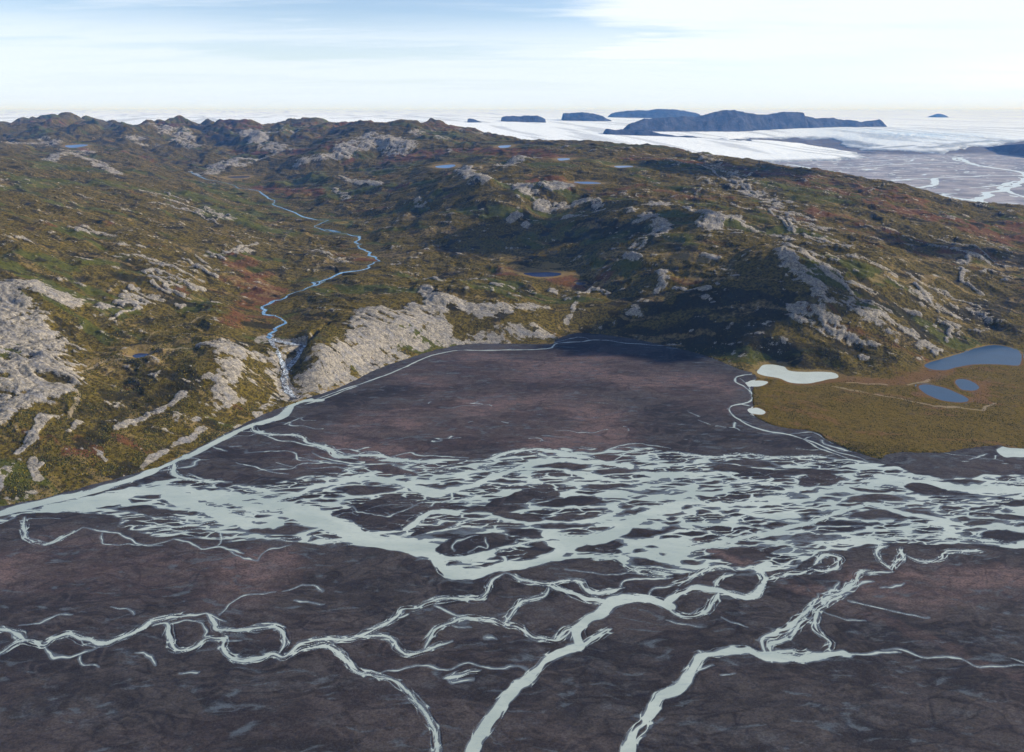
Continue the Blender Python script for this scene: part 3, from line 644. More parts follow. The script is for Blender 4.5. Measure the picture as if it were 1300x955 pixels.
PATH = [([(88,530),(97,505),(98,490),(112,470),(130,460),(150,457),(200,448),(250,440),(300,432)],4.5,1),([(135,467),(150,460),(190,457)],3,.9),([(180,435),(195,420),(215,412),(255,405)],3.5,.8),([(125,475),(150,470)],2,.9),([(1060,490),(1110,502),(1150,505),(1190,515),(1240,518),(1270,510)],5,.9),([(1080,486),(1120,488)],5,.9),([(1150,488),(1170,480)],5,.9),([(88,530),(80,560),(70,600)],2,.5)]
rockS = field(ROCK); greenS = field(GREEN, .8); redS = field(RED, .8); darkShadeS = field(DARK_SHADE, .8); ochS = field(OCHRE, .8); pathS = field(PATH, .6)

# relief: whalebacks along the strike, knolls, ledges and fine roughness
sx, sy = rot(X, Y, -22)
lw = 30 * pn(X / 200, Y / 200, 44) + 8 * pn(X / 60, Y / 60, 45)
whale = fbm((sx + lw) / 420, (sy + lw) / 150, 3, 46)
whale = fbm((sx + lw + 60 * whale) / 420, (sy + lw) / 150, 4, 46)
ledge = ridged((sx + lw) / 190, (sy + lw * .8) / 34, 3, 49)
ledge2 = ridged((sx + lw * .5) / 60, (sy + lw * .6) / 11, 2, 52)
knob = fbm(X / 260, Y / 230, 3, 54)
knob = fbm((X + 70 * knob) / 260, Y / 230, 4, 54)
med = fbm(X / 70, Y / 70, 3, 57)
fine = fbm(X / 16, Y / 16, 4, 60)
crag = ridged(X / 900 + 3.3, Y / 700, 5, 64)
crag2 = fbm((X + 120 * pn(X / 400, Y / 400, 68)) / 620, Y / 480, 4, 69)
pat = fbm((X + lw) / 48, (Y + lw) / 36, 3, 86)
patF = fbm((X + 2 * lw) / 190, (Y + 2 * lw) / 150, 4, 89)
RX_ = sm(100, 700, X) * sm(5200, 3600, Y)
aniso = .7 * ledge + .5 * ledge2 - .25
qx, qy = rot(X, Y, 58)
ledge3 = ridged((qx + lw) / 90, (qy + lw * .6) / 24, 3, 160)
floorS = -.18 + .30 * sm(-.05, .6, whale + .8 * patF) * sm(-.2, .3, patF) + .06 * far + .16 * RX_
rr = .53 * np.maximum(rockS, floorS) + .52 * aniso * (1 - .5 * far) + .30 * (pat * (1 - far) + patF * far) + .14 * med * (1 - .5 * far) + .22 * fine * (1 - .5 * far) + .24 * (ledge3 - .35) * sm(.2, .8, rockS)
rr = np.where(terr > .5, rr - .4, rr)
rock = sm(.28, .68, rr)
amp = inl * (1 - .93 * terr)
Z = base + amp * (19 * whale * (1 + .6 * far) + 15 * knob * (1 + far) + 5.0 * med * (1 - .2 * far) + 2.5 * pat * (1 - far))
Z += amp * far * (45 * (crag - .38) + 105 * crag2 - 30) * sm(3500, 7500, Y) * (1 - .75 * sm(0, 1200, X))
Z += amp * (.8 - .2 * far) * 5.5 * ledge * (.5 + .8 * sm(.2, .9, rockS))
Z += (.25 + .75 * amp) * (1 - .85 * terr) * (1.2 * ledge2 * (.6 + .3 * rock) + 1.5 * fine * (.65 + .2 * rock) * (1 - .5 * far))
Z += rock * amp * (2.6 * ledge3 + .5 * ridged(qx / 26, (qy + .4 * lw) / 8, 2, 165)) * (.35 + .65 * inl)
Z += rock * 1.2 * (1 + 1.0 * far) * (.2 + .8 * amp)
Z += 0.35 * fbm(X / 5, Y / 5, 2, 70) * (1 - .3 * terr)
# knolls: photo position, radius, height; steep sides throw real shade
KNOLL = [(120,170,420,24),(440,186,260,40),(390,203,190,34),(250,188,230,34),(520,180,260,30),(330,182,200,30),(60,178,300,22),(640,262,130,34),(612,236,70,26),(700,245,120,26),(356,235,60,30),(425,232,70,30),(300,174,420,40),(470,166,300,22),(215,166,420,20),(585,164,260,18),(355,164,260,14),(290,450,45,16),(820,285,60,22),(905,282,70,18),(1180,375,60,16),(1235,335,55,12),(838,355,40,14),(800,340,50,12),(60,150,400,30),(980,330,90,18),(660,205,90,20),(1030,375,60,12),(560,380,40,14),(500,405,60,14),(735,378,40,14),(430,352,40,8),(240,345,60,8),(75,200,120,18),(250,268,80,12),(30,400,110,26),(40,380,70,14),(75,455,40,10)]
for u, v, R, hh in KNOLL:
    x, y, _ = px(u, v); w = gh.win(x - 2.2 * R, x + 2.2 * R, y - 2.2 * R, y + 2.2 * R)
    if w is None: continue
    ex, ey = rot(X[w] - x + WX[w] * .8, Y[w] - y + WY[w] * .8, -22)
    d = np.hypot(ex / 1.35, ey) / R
    Z[w] += hh * (1 - sm(.25, 1.25, d)) * inl[w]
# bank: the hills sink under the river plain
lip = sm(-3, 10, sd + 3 * pn(X / 20, Y / 20, 71))
Z = np.where(sd > 0, np.maximum(Z * sm(-20, 90, sd), np.where(sd > 380, -80, .2)), Z)
Z = (Z * .999) * lip + (-6) * (1 - lip) + lip * 1.2
Zt = 2.2 + .9 * fbm(X / 60, Y / 60, 3, 73) + .5 * fine + 5 * sm(60, 160, np.where(inside(X, Y, terr_poly), 0, dT))
Z = np.where(sd > -3, Z * (1 - terr) + (Zt * lip - 6 * (1 - lip)) * terr, Z)

# lakes and ponds
LAKE = [  # name, kind of water, label, photo outline
 ('pond','milk','milky white pool between the gravel flat and the mossy meadow, largest of the pale pools',[tuple(p) for p in tp('F',POND_PX['milky_one'][1])]),
 ('pond','milk','small milky pool on the meadow edge just below the large pale pool',[tuple(p) for p in tp('F',POND_PX['milky_two'][1])]),
 ('pond','milk','small milky pool where the looping side channel touches the meadow corner',[tuple(p) for p in tp('F',POND_PX['milky_three'][1])]),
 ('lake','blue','large deep blue lake at the right edge, at the foot of the hill',[tuple(p) for p in tp('F',[(930,245),(960,231),(1050,205),(1120,180),(1190,168),(1250,178),(1288,200),(1297,225),(1280,243),(1200,240),(1120,240),(1050,251),(1000,262),(955,258)])]),
 ('pond','blue','long blue pond in the mossy flat below the large blue lake',[tuple(p) for p in tp('F',[(912,320),(940,312),(1010,325),(1060,345),(1100,365),(1090,377),(1040,378),(990,368),(940,345)])]),
 ('pond','blue','small rounded blue pond touching the long pond in the mossy flat',[tuple(p) for p in tp('F',[(1045,296),(1090,295),(1135,320),(1120,333),(1075,331),(1055,318)])]),
 ('pond','dark','tiny dark blue pond ringed with rust moss on the lower left slope',[(168,452),(177,449),(188,450),(183,453),(172,454.5)]),
 ('pond','dark','narrow dark pond on the bench behind the pale cliffs',[(664,347),(690,345.5),(712,347),(708,350.5),(680,351.5)]),
 ('pond','dark','very small dark pond at the right end of the bench behind the cliffs',[(731,359),(741,358.5),(744,360),(736,361.5)]),
 ('pond','sky','bright blue tarn on the high ground in the middle distance',[(553,211),(575,209),(578,211),(567,213.5),(556,213)]),
 ('pond','sky','short blue tarn just below the middle skyline',[(633,185.5),(648,184.5),(646,187),(636,188)]),
 ('pond','sky','blue tarn on the plateau right of the middle hill',[(708,201.5),(722,201),(724,202.5),(712,204)]),
 ('pond','sky','thin blue tarn on the far plateau, rightmost of the group',[(780,211),(800,210.5),(803,212),(786,213)]),
 ('pond','sky','sliver of blue water on the plateau above the rocky hill face',[(728,231),(750,231),(763,233),(740,233.5)]),
 ('lake','sky','pale blue lake in the far left valley below the dark mountains',[(83,185),(104,183.5),(112,184.5),(100,187),(88,187.5)]),
 ('pond','dark','dark tarn beside the small upstream waterfall',[(289,224.5),(310,223.5),(317,224.5),(308,226),(294,226)]),
]
lake_mats = {}
def water_mat(name, c, rough):
    m = NT(name); n = m.noise(.03, 4, .6, .5)
    m.color(m.mix(n, tuple(v * .8 for v in c), tuple(v * 1.2 for v in c)))
    m.bs.inputs['Roughness'].default_value = rough; m.bs.inputs['Specular IOR Level'].default_value = .12
    m.bump(m.noise(.5, 3), .08, .2)
    return m.m
lake_mats['milk'] = water_mat('milky_water', (.40, .44, .41), .35)
lake_mats['blue'] = water_mat('lake_water', (.019, .05, .10), .3)
lake_mats['dark'] = water_mat('dark_water', (.010, .022, .07), .15)
lake_mats['sky'] = water_mat('tarn_water', (.05, .14, .33), .3)
shore = np.zeros(X.shape, F32); keepx = np.zeros(X.shape, bool)
mat_idx = 0
def poly_sheet(name, P, z, mat, label, category, group=None):
    me = bpy.data.meshes.new(name)
    me.from_pydata([(p[0], p[1], z) for p in P], [], [list(range(len(P)))])
    me.materials.append(mat)
    o = bpy.data.objects.new(name, me); C.objects.link(o)
    o['kind'] = 'structure'; o['label'] = label; o['category'] = category
    if group: o['group'] = group
    return o
for nm, wk, lab, pts in LAKE:
    cu = sum(p[0] for p in pts) / len(pts); cv = sum(p[1] for p in pts) / len(pts)
    cx, cy, cz = px(cu, cv)
    if wk == 'blue': cz = 2.6
    if wk == 'milk': cz = .5
    P = np.array([at_z(u, v, cz) for u, v in pts])
    P = smooth_line(P, 4, True)
    size = max(np.ptp(P[:, 0]), np.ptp(P[:, 1]))
    Rb = 18 if wk == 'blue' else (60 if size > 90 else 14) if wk == 'milk' else min(max(30, size * .9), 160)
    d = np.full(X.shape, Rb, F32)
    for a, b in zip(P, np.roll(P, -1, 0)): stamp_seg(gh, a, b, Rb, d, [], WX * .28, WY * .28)
    w = gh.win(P[:, 0].min() - Rb - 5, P[:, 0].max() + Rb + 5, P[:, 1].min() - Rb - 5, P[:, 1].max() + Rb + 5)
    ins = inside(X[w] + WX[w] * .28, Y[w] + WY[w] * .28, P)
    s_ = np.where(ins, -d[w], d[w])
    k = 1 - sm(0, Rb, s_)
    tgt = cz + np.clip(s_ * .05, -1.5, 1.2 + .02 * Rb)
    Z[w] = Z[w] * (1 - k) + tgt * k
    sw_ = 9 if wk == 'blue' else Rb * .45
    shore[w] = np.maximum(shore[w], 1 - sm(0, sw_, s_))
    if wk == 'milk': lip[w] = np.maximum(lip[w], k > .02); keepx[w] |= (k > .02)
    rock[w] *= 1 - k
    ctr = P.mean(0); Q = ctr + (P - ctr) * (1 + 14 / max(size, 40))
    poly_sheet(nm, Q, cz, lake_mats[wk], lab, nm)

# the stream: one profile falling from the upper valley to the river plain
def stream_profile(pts, zs=None, drop_end=None):
    W = np.array([px(u, v) for u, v in pts])
    z = np.minimum.accumulate(W[:, 2])
    W[:, 2] = z
    return W
UP = [(325,238),(312,240),(297,249),(318,253),(296,249.5)]
t0 = lambda L: [(p[0] / 2.889, 120 + p[1] / 2.889) for p in L]
t4 = lambda L: [(400 + p[0] / 2.889, 120 + p[1] / 2.889) for p in L]
S_MAIN = t0([(700,285),(735,303),(790,318),(840,326),(880,345),(940,350),(975,375),(1010,392),(1000,402),(1060,425),(1130,455),(1200,462),(1155,482),(1200,500),(1250,505)]) + \
         t4([(0,485),(60,500),(125,515),(168,522),(145,545),(170,548),(155,562),(190,572),(200,590),(238,608),(205,620),(190,640),(100,655),(20,690),(0,700)]) + \
         t0([(1250,655),(1165,685),(1150,700),(1130,710),(1040,745),(985,768),(962,800),(1020,815),(1038,832),(1010,866)]) + [(341,428),(344,431)]
Wst = stream_profile(S_MAIN)
GORGE = [(344,431),(356,434),(372,437),(384,440),(379,452),(370,462),(363,473),(361,486),(366,497),(374,505)]
gz = [60,57,54,50,40,32,22,12,5,0.2]
Wg = np.array([(*at_z(u, v, z), z) for (u, v), z in zip(GORGE, gz)])
Wst[:, 2] = np.maximum(Wst[:, 2], 60.5)
WST = smooth_line(Wst, 4); WST[:, 2] = np.minimum.accumulate(WST[:, 2])
wig = np.array([[6 * math.sin(i * 1.9) + 4 * math.sin(i * .83 + 1), 7 * math.sin(i * 1.4 + 2), 0] for i in range(len(WST))])
WST = WST + wig * np.clip((np.arange(len(WST)) / 8), 0, 1)[:, None] * np.clip((len(WST) - 1 - np.arange(len(WST))) / 4, 0, 1)[:, None]
WG = smooth_line(Wg, 5)
sdist, (sz,) = seg_dist(gh, WST, 110, WX * .15, WY * .15)
k = 1 - sm(8, 100, sdist)
Z = np.where(sdist < 109, Z * (1 - k) + (sz + 1.0 + np.maximum(sdist - 12, 0) * .06) * k, Z)
k2 = 1 - sm(7, 13, sdist)
Z = np.where(sdist < 30, Z * (1 - k2) + (sz - .9 + 1.6 * np.maximum(fine + .35 * med, 0)) * k2, Z)
rock *= 1 - .8 * k
gdist, (gzv,) = seg_dist(gh, WG, 60, WX * .2, WY * .2)
# ravine walls: rocky, steep on the right, broader terraces on the left
side = np.where(X > np.interp(Y, WG[::-1, 1], WG[::-1, 0]), 1, -1)
wallw = np.where(side > 0, 20, 30 + 20 * sm(WG[-1, 1] + 40, WG[-1, 1] + 120, Y))
kg = 1 - sm(6, 1.0 * wallw, gdist)
Z = np.where(gdist < 59, Z * (1 - kg) + (gzv - 1.0 + 1.4 * np.abs(pn(X / 5, Y / 5, 75))) * kg, Z)
gor = 1 - sm(.6, 1.0, gdist / wallw)
rock = np.maximum(rock, gor * sm(-.2, .2, med + fine + .25))
# shade cleft running up to the right from the ravine
CL = [px(u, v) for u, v in [(384,440),(395,428),(408,414),(415,408)]]
cd, (cz_,) = seg_dist(gh, [(p[0], p[1], p[2]) for p in CL], 25)
Z = Z - 14 * (1 - sm(2, 13, cd)) * sm(0, 1, 1)
streamwet = 1 - sm(8, 30, sdist)

keep = ~(insand & (dB > 25)) | keepx
band0 = fbm((sx + lw) / 700, (sy + lw) / 200, 3, 210)
band = fbm((sx + lw) / 330, (sy + lw) / 60, 5, 130)
band2 = fbm((sx + lw) / 200, (sy + lw) / 34, 4, 136)
green = np.clip(greenS * (.65 + .5 * knob) + .8 * sm(.05, .5, band * .6 + band0 * .7) + .1 * sm(0, .5, -knob), 0, 1) * (1 - terr * .6)
red = np.clip(redS * (.7 + .6 * med + .5 * band2) + .5 * sm(.05, .5, -band) * sm(-.2, .4, -band0), 0, 1)
dark = np.clip(darkShadeS * .95 + .75 * sm(.05, .5, fbm(X / 90, Y / 60, 4, 80) + .3 * band2), 0, 1)
och = np.clip(ochS * .9 + .55 * sm(.1, .5, band2 - .3 * band) + shore * .9 + .45 * (1 - sm(0, 30, sd)) + .25 * sm(.1, .6, ledge2 * .4 + fine * .6) + .5 * terr * 0, 0, 1)
pathm = np.clip(pathS + .6 * sm(.40, .52, rr) * (1 - rock), 0, 1)

m = NT('tundra')
rk, gr, rd = m.attr('cover'); dkk, oc, pa = m.attr('cover2'); tr, cr, rz = m.attr('cover3')
n1 = m.noise(.018, 6, .65); n2 = m.noise(.13, 5, .62); n3 = m.noise(.45, 4, .65, 0); n4 = m.noise(.06, 5, .6, 1.0, (1, 3.0, 1), -22)
n5 = m.noise(.22, 5, .7, .8)
moss = m.mix(m.step(n2, .38, .60), (.030, .023, .005), (.108, .080, .014))
moss = m.mix(m.step(n3, .56, .70, 0, .8), moss, (.16, .12, .018))       # yellow dwarf willow
moss = m.mix(m.step(n5, .52, .66, 0, .55), moss, (.022, .012, .009))       # dark crowberry
moss = m.mix(m.step(n4, .58, .74, 0, .55), moss, (.125, .105, .062))       # dry grass
def eff(a, n, lo=.35, hi=.65):
    return m.step(m.math('ADD', a, m.math('MULTIPLY', m.math('SUBTRACT', n, .5), .9)), lo, hi)
moss = m.mix(m.math('MULTIPLY', eff(gr, n1), .75), moss, m.mix(n2, (.028, .036, .005), (.088, .096, .017)))
moss = m.mix(m.math('MULTIPLY', eff(rd, n1), .72), moss, m.mix(n2, (.060, .020, .010), (.165, .066, .030)))
moss = m.mix(m.math('MULTIPLY', eff(dkk, n4), .85), moss, m.mix(n3, (.010, .010, .005), (.034, .027, .010)))
moss = m.mix(m.math('MULTIPLY', eff(oc, n2, .4, .8), .70), moss, m.mix(n3, (.135, .088, .024), (.27, .195, .085)))
moss = m.mix(m.math('MULTIPLY', tr, m.step(n4, .35, .6, .9, .45)), moss, m.mix(m.step(n3, .4, .65), m.mix(n1, (.048, .031, .005), (.085, .060, .010)), (.165, .112, .018)))
moss = m.mix(m.math('MULTIPLY', m.math('MULTIPLY', tr, eff(oc, n2, .4, .8)), .7), moss, (.12, .06, .026))
moss = m.mix(m.math('MULTIPLY', eff(pa, n5, .5, .95), .55), moss, (.30, .24, .165))
rock_c = m.mix(m.step(n2, .3, .7), (.17, .15, .122), (.40, .35, .275))
rock_c = m.mix(m.step(n4, .50, .64, 0, .7), rock_c, (.165, .155, .15))
n6 = m.noise(.028, 5, .65, .8, (1, 2.2, 1), -22); n7 = m.noise(.16, 4, .6, .6, (1, 4.5, 1), -22)
rock_c = m.mix(m.step(n6, .50, .64, 0, .7), rock_c, (.19, .19, .205))
rock_c = m.mix(m.step(n7, .57, .68, 0, .75), rock_c, (.085, .078, .062))
rock_c = m.mix(m.step(n5, .60, .72, 0, .8), rock_c, (.07, .062, .055))
for sc_, st_, rz_ in ((.030, (1, 2.6, 1), -22), (.045, (1, 1.8, 1), 55), (.10, (1, 1.5, 1), 20)):
    cn = m.noise(sc_, 4, .5, .8, st_, rz_)
    rock_c = m.mix(m.step(m.math('ABSOLUTE', m.math('SUBTRACT', cn, .5)), .004, .016, .75, 0), rock_c, (.06, .055, .045))
rock_c = m.mix(m.step(n3, .60, .75, 0, .5), rock_c, (.46, .42, .35))
rmask = m.step(m.math('ADD', rk, m.math('ADD', m.math('MULTIPLY', m.math('SUBTRACT', n3, .5), .8), m.math('ADD', m.math('MULTIPLY', m.math('SUBTRACT', n5, .5), 1.2), m.math('MULTIPLY', m.math('SUBTRACT', .5, n7), 1.0)))), .44, .60)
m.color(m.mix(rmask, moss, rock_c))
hgt = m.math('ADD', m.math('MULTIPLY', n3, .6), m.math('ADD', m.math('MULTIPLY', n2, 1.6), m.math('MULTIPLY', n5, 1.2)))
m.bump(hgt, .75, 1.6)
MAT_TUNDRA = m.m
build_mesh('tundra_hills', X, Y, Z, MAT_TUNDRA, {'cover': (rock, green, red), 'cover2': (dark, och, pathm), 'cover3': (terr, crag, rockS)}, keep,
           'rolling autumn tundra hills of olive moss, rust heath and pale bedrock above the river', 'hills')

def ground_z(x, y):
    """height of the built hills at a point"""
    hw = gh.k * y + gh.c; c = np.interp(x / hw, gh.s, np.arange(gh.nc)); r = np.interp(y, gh.y, np.arange(gh.nr))
    r0, c0 = int(r), int(c); r0 = min(max(r0, 0), gh.nr - 2); c0 = min(max(c0, 0), gh.nc - 2)
    fr, fc = r - r0, c - c0
    return float((Z[r0, c0] * (1 - fc) + Z[r0, c0 + 1] * fc) * (1 - fr) + (Z[r0 + 1, c0] * (1 - fc) + Z[r0 + 1, c0 + 1] * fc) * fr)

def ribbon(name, P, width, mat, label, category, dz=0.0, n=4):
    P = np.asarray(P); vs = []; fs = []
    T = np.gradient(P[:, :2], axis=0); T /= np.linalg.norm(T, axis=1)[:, None] + 1e-9
    N = np.stack([-T[:, 1], T[:, 0]], 1)
    for i, p in enumerate(P):
        w_ = (width(i / (len(P) - 1)) if callable(width) else width) * (.8 + .35 * math.sin(i * 1.3) * math.cos(i * .47))
        for k in range(n + 1):
            o_ = (k / n - .5) * w_
            vs.append((p[0] + N[i, 0] * o_, p[1] + N[i, 1] * o_, p[2] + dz))
    for i in range(len(P) - 1):
        for k in range(n):
            a = i * (n + 1) + k; fs.append((a, a + 1, a + n + 2, a + n + 1))
    me = bpy.data.meshes.new(name); me.from_pydata(vs, [], fs); me.materials.append(mat); me.shade_smooth()
    o = bpy.data.objects.new(name, me); C.objects.link(o)
    o['kind'] = 'structure'; o['label'] = label; o['category'] = category
    return o
m = NT('stream_water')
nn = m.noise(.12, 5, .65, .6)
m.color(m.mix(m.step(nn, .45, .68), (.08, .19, .34), (.34, .47, .56)))
m.bs.inputs['Roughness'].default_value = .25; m.bs.inputs['Specular IOR Level'].default_value = .5
m.bump(m.noise(.6, 4), .3, .4)
MAT_STREAM = m.m
m = NT('white_water')
nn = m.noise(.28, 6, .72, 1.2); 
nb = m.noise(.12, 4, .6, 1.0)
m.color(m.mix(m.step(nb, .42, .56), (.085, .082, .085), m.mix(m.step(nn, .44, .60), (.10, .14, .19), (.66, .70, .73))))
m.bs.inputs['Roughness'].default_value = .5
m.bump(m.noise(.5, 5, .7), .8, 1.2)
MAT_FOAM = m.m
ribbon('stream', WST, lambda t: 10 + 4.5 * math.sin(t * 60), MAT_STREAM, 'narrow blue stream winding down the tundra valley to the ravine', 'stream')
ribbon('rapids', WG, lambda t: 19 - 3 * t, MAT_FOAM, 'white rapids tumbling down the rocky ravine into the river plain', 'rapids', .5)
tw = []
for (u, v), z_ in zip([(344,431),(347,441),(352,450),(358,458),(361,467),(362,478)], [60,54,47,39,30,17]):
    x_, y_ = at_z(u, v, z_); tw.append((x_, y_, ground_z(x_, y_) + .6))
ribbon('rapids', smooth_line(tw, 5), 13, MAT_FOAM, 'left-hand thread of broken white water spilling over the grey rock of the ravine head', 'rapids', .4)
wf = np.array([px(u, v) for u, v in [(236,213),(242,217),(248,221),(254,224)]])
wf[:, 2] = np.array([ground_z(p[0], p[1]) + 2.0 for p in wf])
ribbon('waterfall', smooth_line(wf, 5), 34, MAT_FOAM, 'small white waterfall in the upper valley below the far left lake', 'waterfall', 1.5)

# ------------------------------------------------------------------ boulders and shrubs
mr = NT('boulder_rock')
nn = mr.noise(.8, 5, .65)
mr.color(mr.mix(nn, (.14, .13, .12), (.52, .49, .44))); mr.bump(nn, .6, .5)
def boulder_mesh(name, seed):
    import bmesh
    bm = bmesh.new(); bmesh.ops.create_icosphere(bm, subdivisions=3, radius=1.0)
    r = random.Random(seed); cuts = [(r.uniform(-1, 1), r.uniform(-1, 1), r.uniform(-.3, 1), r.uniform(.55, .85)) for _ in range(9)]
    for v in bm.verts:
        c = v.co
        for a, b, d, l in cuts:
            n_ = math.sqrt(a * a + b * b + d * d); s_ = (c.x * a + c.y * b + c.z * d) / n_ - l
            if s_ > 0: c.x -= a / n_ * s_; c.y -= b / n_ * s_; c.z -= d / n_ * s_
        c.z *= .7; c.x *= 1.2
    me = bpy.data.meshes.new(name); bm.to_mesh(me); bm.free(); me.materials.append(mr.m); return me
bmes = [boulder_mesh('boulder', s) for s in range(4)]
rb = random.Random(5)
for i in range(46):
    t = rb.random(); j = min(int(t * (len(WG) - 1)), len(WG) - 1); p = WG[j]
    x = p[0] + rb.uniform(-1, .6) * 20; y = p[1] + rb.uniform(-6, 6)
    o = bpy.data.objects.new('boulder', bmes[i % 4]); C.objects.link(o)
    s_ = rb.uniform(1.2, 3.0); o.scale = (s_, s_, s_); o.rotation_euler = (0, 0, rb.uniform(0, 6.28))
    o.location = (x, y, max(ground_z(x, y), 0) + .25 * s_)
    o['label'] = 'pale grey boulder lying among the white rapids in the ravine'; o['category'] = 'boulder'; o['group'] = 'boulders in the ravine rapids'

# low willow and birch scrub: one mass nobody could count
m = NT('scrub_leaves')
oi = m.attr('leaf')
m.color(m.mix(oi[0], m.mix(oi[1], (.020, .026, .008), (.075, .065, .014)), (.17, .125, .018)))
me_v = []; me_f = []; leaf = []
unit = [(math.cos(a), math.sin(a)) for a in np.arange(5) * 2 * math.pi / 5]
ii = np.nonzero((keep & (rock < .2) & (sdist > 12) & (gdist > 20) & (sd > 4) & (shore < .05) & (Y < 2300)).ravel())[0]
rs = np.random.RandomState(3)
wgt = (0.25 + sm(-.1, .4, med.ravel()[ii])) * np.where(Y.ravel()[ii] < 1700, 1, .35) * np.where(terr.ravel()[ii] > .5, .8, 1)
sel = ii[rs.rand(len(ii)) < wgt * 38000 / wgt.sum()]
sxv, syv, szv = X.ravel()[sel], Y.ravel()[sel], Z.ravel()[sel]
n = len(sel); R = rs.uniform(.7, 2.0, n) * (1 - .35 * terr.ravel()[sel]); hgt_ = R * rs.uniform(.5, .95, n)
sxv = sxv + rs.uniform(-1.2, 1.2, n); syv = syv + rs.uniform(-1.2, 1.2, n)
V = np.zeros((n, 11, 3), F32)
for k, (c_, s_) in enumerate(unit):
    j1 = rs.uniform(.75, 1.25, n); j2 = rs.uniform(.45, .8, n)
    V[:, k, 0] = sxv + c_ * R * j1; V[:, k, 1] = syv + s_ * R * j1; V[:, k, 2] = szv - .5
    V[:, 5 + k, 0] = sxv + c_ * R * j2; V[:, 5 + k, 1] = syv + s_ * R * j2; V[:, 5 + k, 2] = szv + hgt_ * rs.uniform(.6, .9, n)
V[:, 10, 0] = sxv; V[:, 10, 1] = syv; V[:, 10, 2] = szv + hgt_
fl_ = []
for k in range(5):
    k2_ = (k + 1) % 5
    fl_ += [(k, k2_, 5 + k2_), (k, 5 + k2_, 5 + k), (5 + k, 5 + k2_, 10)]
FA = (np.arange(n)[:, None, None] * 11 + np.array(fl_)[None]).reshape(-1, 3).astype(np.int32)
me = bpy.data.meshes.new('tundra_scrub')
me.vertices.add(n * 11); me.vertices.foreach_set('co', V.ravel())
me.loops.add(FA.size); me.loops.foreach_set('vertex_index', FA.ravel())
me.polygons.add(len(FA)); me.polygons.foreach_set('loop_start', np.arange(0, FA.size, 3, dtype=np.int32))
me.update(calc_edges=True); me.shade_smooth()
at = me.attributes.new('leaf', 'FLOAT_COLOR', 'POINT')
lf = np.ones((n, 11, 4), F32); yel = (rs.rand(n) < .10).astype(F32); lf[:, :, 0] = yel[:, None] * .8; lf[:, :, 1] = rs.rand(n)[:, None]
at.data.foreach_set('color', lf.ravel()); me.materials.append(m.m)
o = bpy.data.objects.new('tundra_scrub', me); C.objects.link(o); o['kind'] = 'stuff'
o['label'] = 'low olive and yellow dwarf willow scrub dotting the near hillsides'; o['category'] = 'scrub'

# ------------------------------------------------------------------ beyond: outwash plain, glaciers, ice sheet
print('far...')
FAR = [(1000,207,3),(1200,196,4),(1300,215,3),(1100,230,3),(1300,250,3),(1400,230,3),(1500,260,3),(900,215,3),
 (960,178.5,140),(1040,186,45),(1075,190,25),(1093,203,5),(1000,184,90),(1200,190,60),(1300,180,110),(1420,172,150),
 (1200,180,115),(1200,170,190),(1100,180,115),(1060,171,200),(1100,160,285),(1200,160,280),(1300,165,240),(900,178,165),(800,172,230),(800,186,150),(900,196,70),(1000,201,25),
 (640,170,270),(640,160,350),(400,157,430),(100,155,430),(-200,156,430),(960,150,390),(1300,150,400),(1200,150,400),(640,150,450),(800,150,430)]
fw = []
for u, v, z in FAR: x, y = at_z(u, v, z); fw.append((x, y, z))
for x in (-50000, -20000, 0, 20000, 50000): fw += [(x, 60000, 800), (x * 1.3, 85000, 860), (x * .7, 38000, 600)]
fw += [(0, 5000, 0), (3000, 4500, 0), (5000, 4500, 0), (-4000, 7000, 250), (0, 8000, 200)]
T_FAR = tps_fit(np.array(fw, float), 1e-4)
gf = Grid(4300, 88000, 900, 1300, .92, 400)
X, Y = gf.X, gf.Y
G = tps_on_grid(T_FAR, gf)
def pf(u, v):
    x, y, z = px(u, v, T_FAR, 4500, 60000); return x, y
ice_px = [(500,172),(640,181),(760,192),(850,203),(977,205.5),(1023,204.5),(1072,203),(1097,200),(1085,194),(1060,190),(1023,184),(961,179),(935,178.3),(957,176.5),(1000,175.8),(1032,176),(1052,177),(1066,181),(1075,186),(1090,190.5),(1121,191.8),(1161,193),(1195,194.5),(1217,191.5),(1226,188.5),(1269,184),(1297,180),(1500,168)]
ice_w = [pf(u, v) for u, v in ice_px]
ice_poly = [(-20000, 10500)] + ice_w + [(20000, 14000), (120000, 90000), (-120000, 90000), (-40000, 10500)]
dI, _ = seg_dist(gf, ice_w, 1500, 120 * pn(X / 500, Y / 500, 90), 120 * pn(X / 500, Y / 500, 91))
icein = inside(X + 120 * pn(X / 500, Y / 500, 90), Y + 120 * pn(X / 500, Y / 500, 91), ice_poly)
si = np.where(icein, dI, -dI)
thick = 30 * sm(-20, 260, si) ** .6 + 8 * sm(200, 1400, si)
thick = np.where(si > -20, thick, 0)
# crevasses: rough at the snouts and over the steps, smooth higher up
cz1 = ridged((X + 60 * pn(X / 400, Y / 400, 92)) / 160, Y / 260, 3, 93)
icefall = np.exp(-(((X - pf(1150, 172)[0]) / 1500) ** 2 + ((Y - pf(1150, 174)[1]) / 1700) ** 2))
rough_ice = np.clip(1 - sm(200, 3500, si), .0, 1) * .5 + icefall
far2 = sm(16000, 40000, Y)
swell = fbm(X / 2600, Y / 3600, 4, 96)
Gz = np.maximum(G, 2.0)
icez = Gz + thick + (10 * cz1 + 5 * ridged(X / 60, Y / 90, 2, 98)) * rough_ice * (si > 0) + 16 * swell * sm(600, 4000, si) * (1 + 2 * far2)
ground = np.maximum(G, 1.6) + 10 * fbm(X / 300, Y / 300, 4, 99) * sm(5, 40, G) * 2
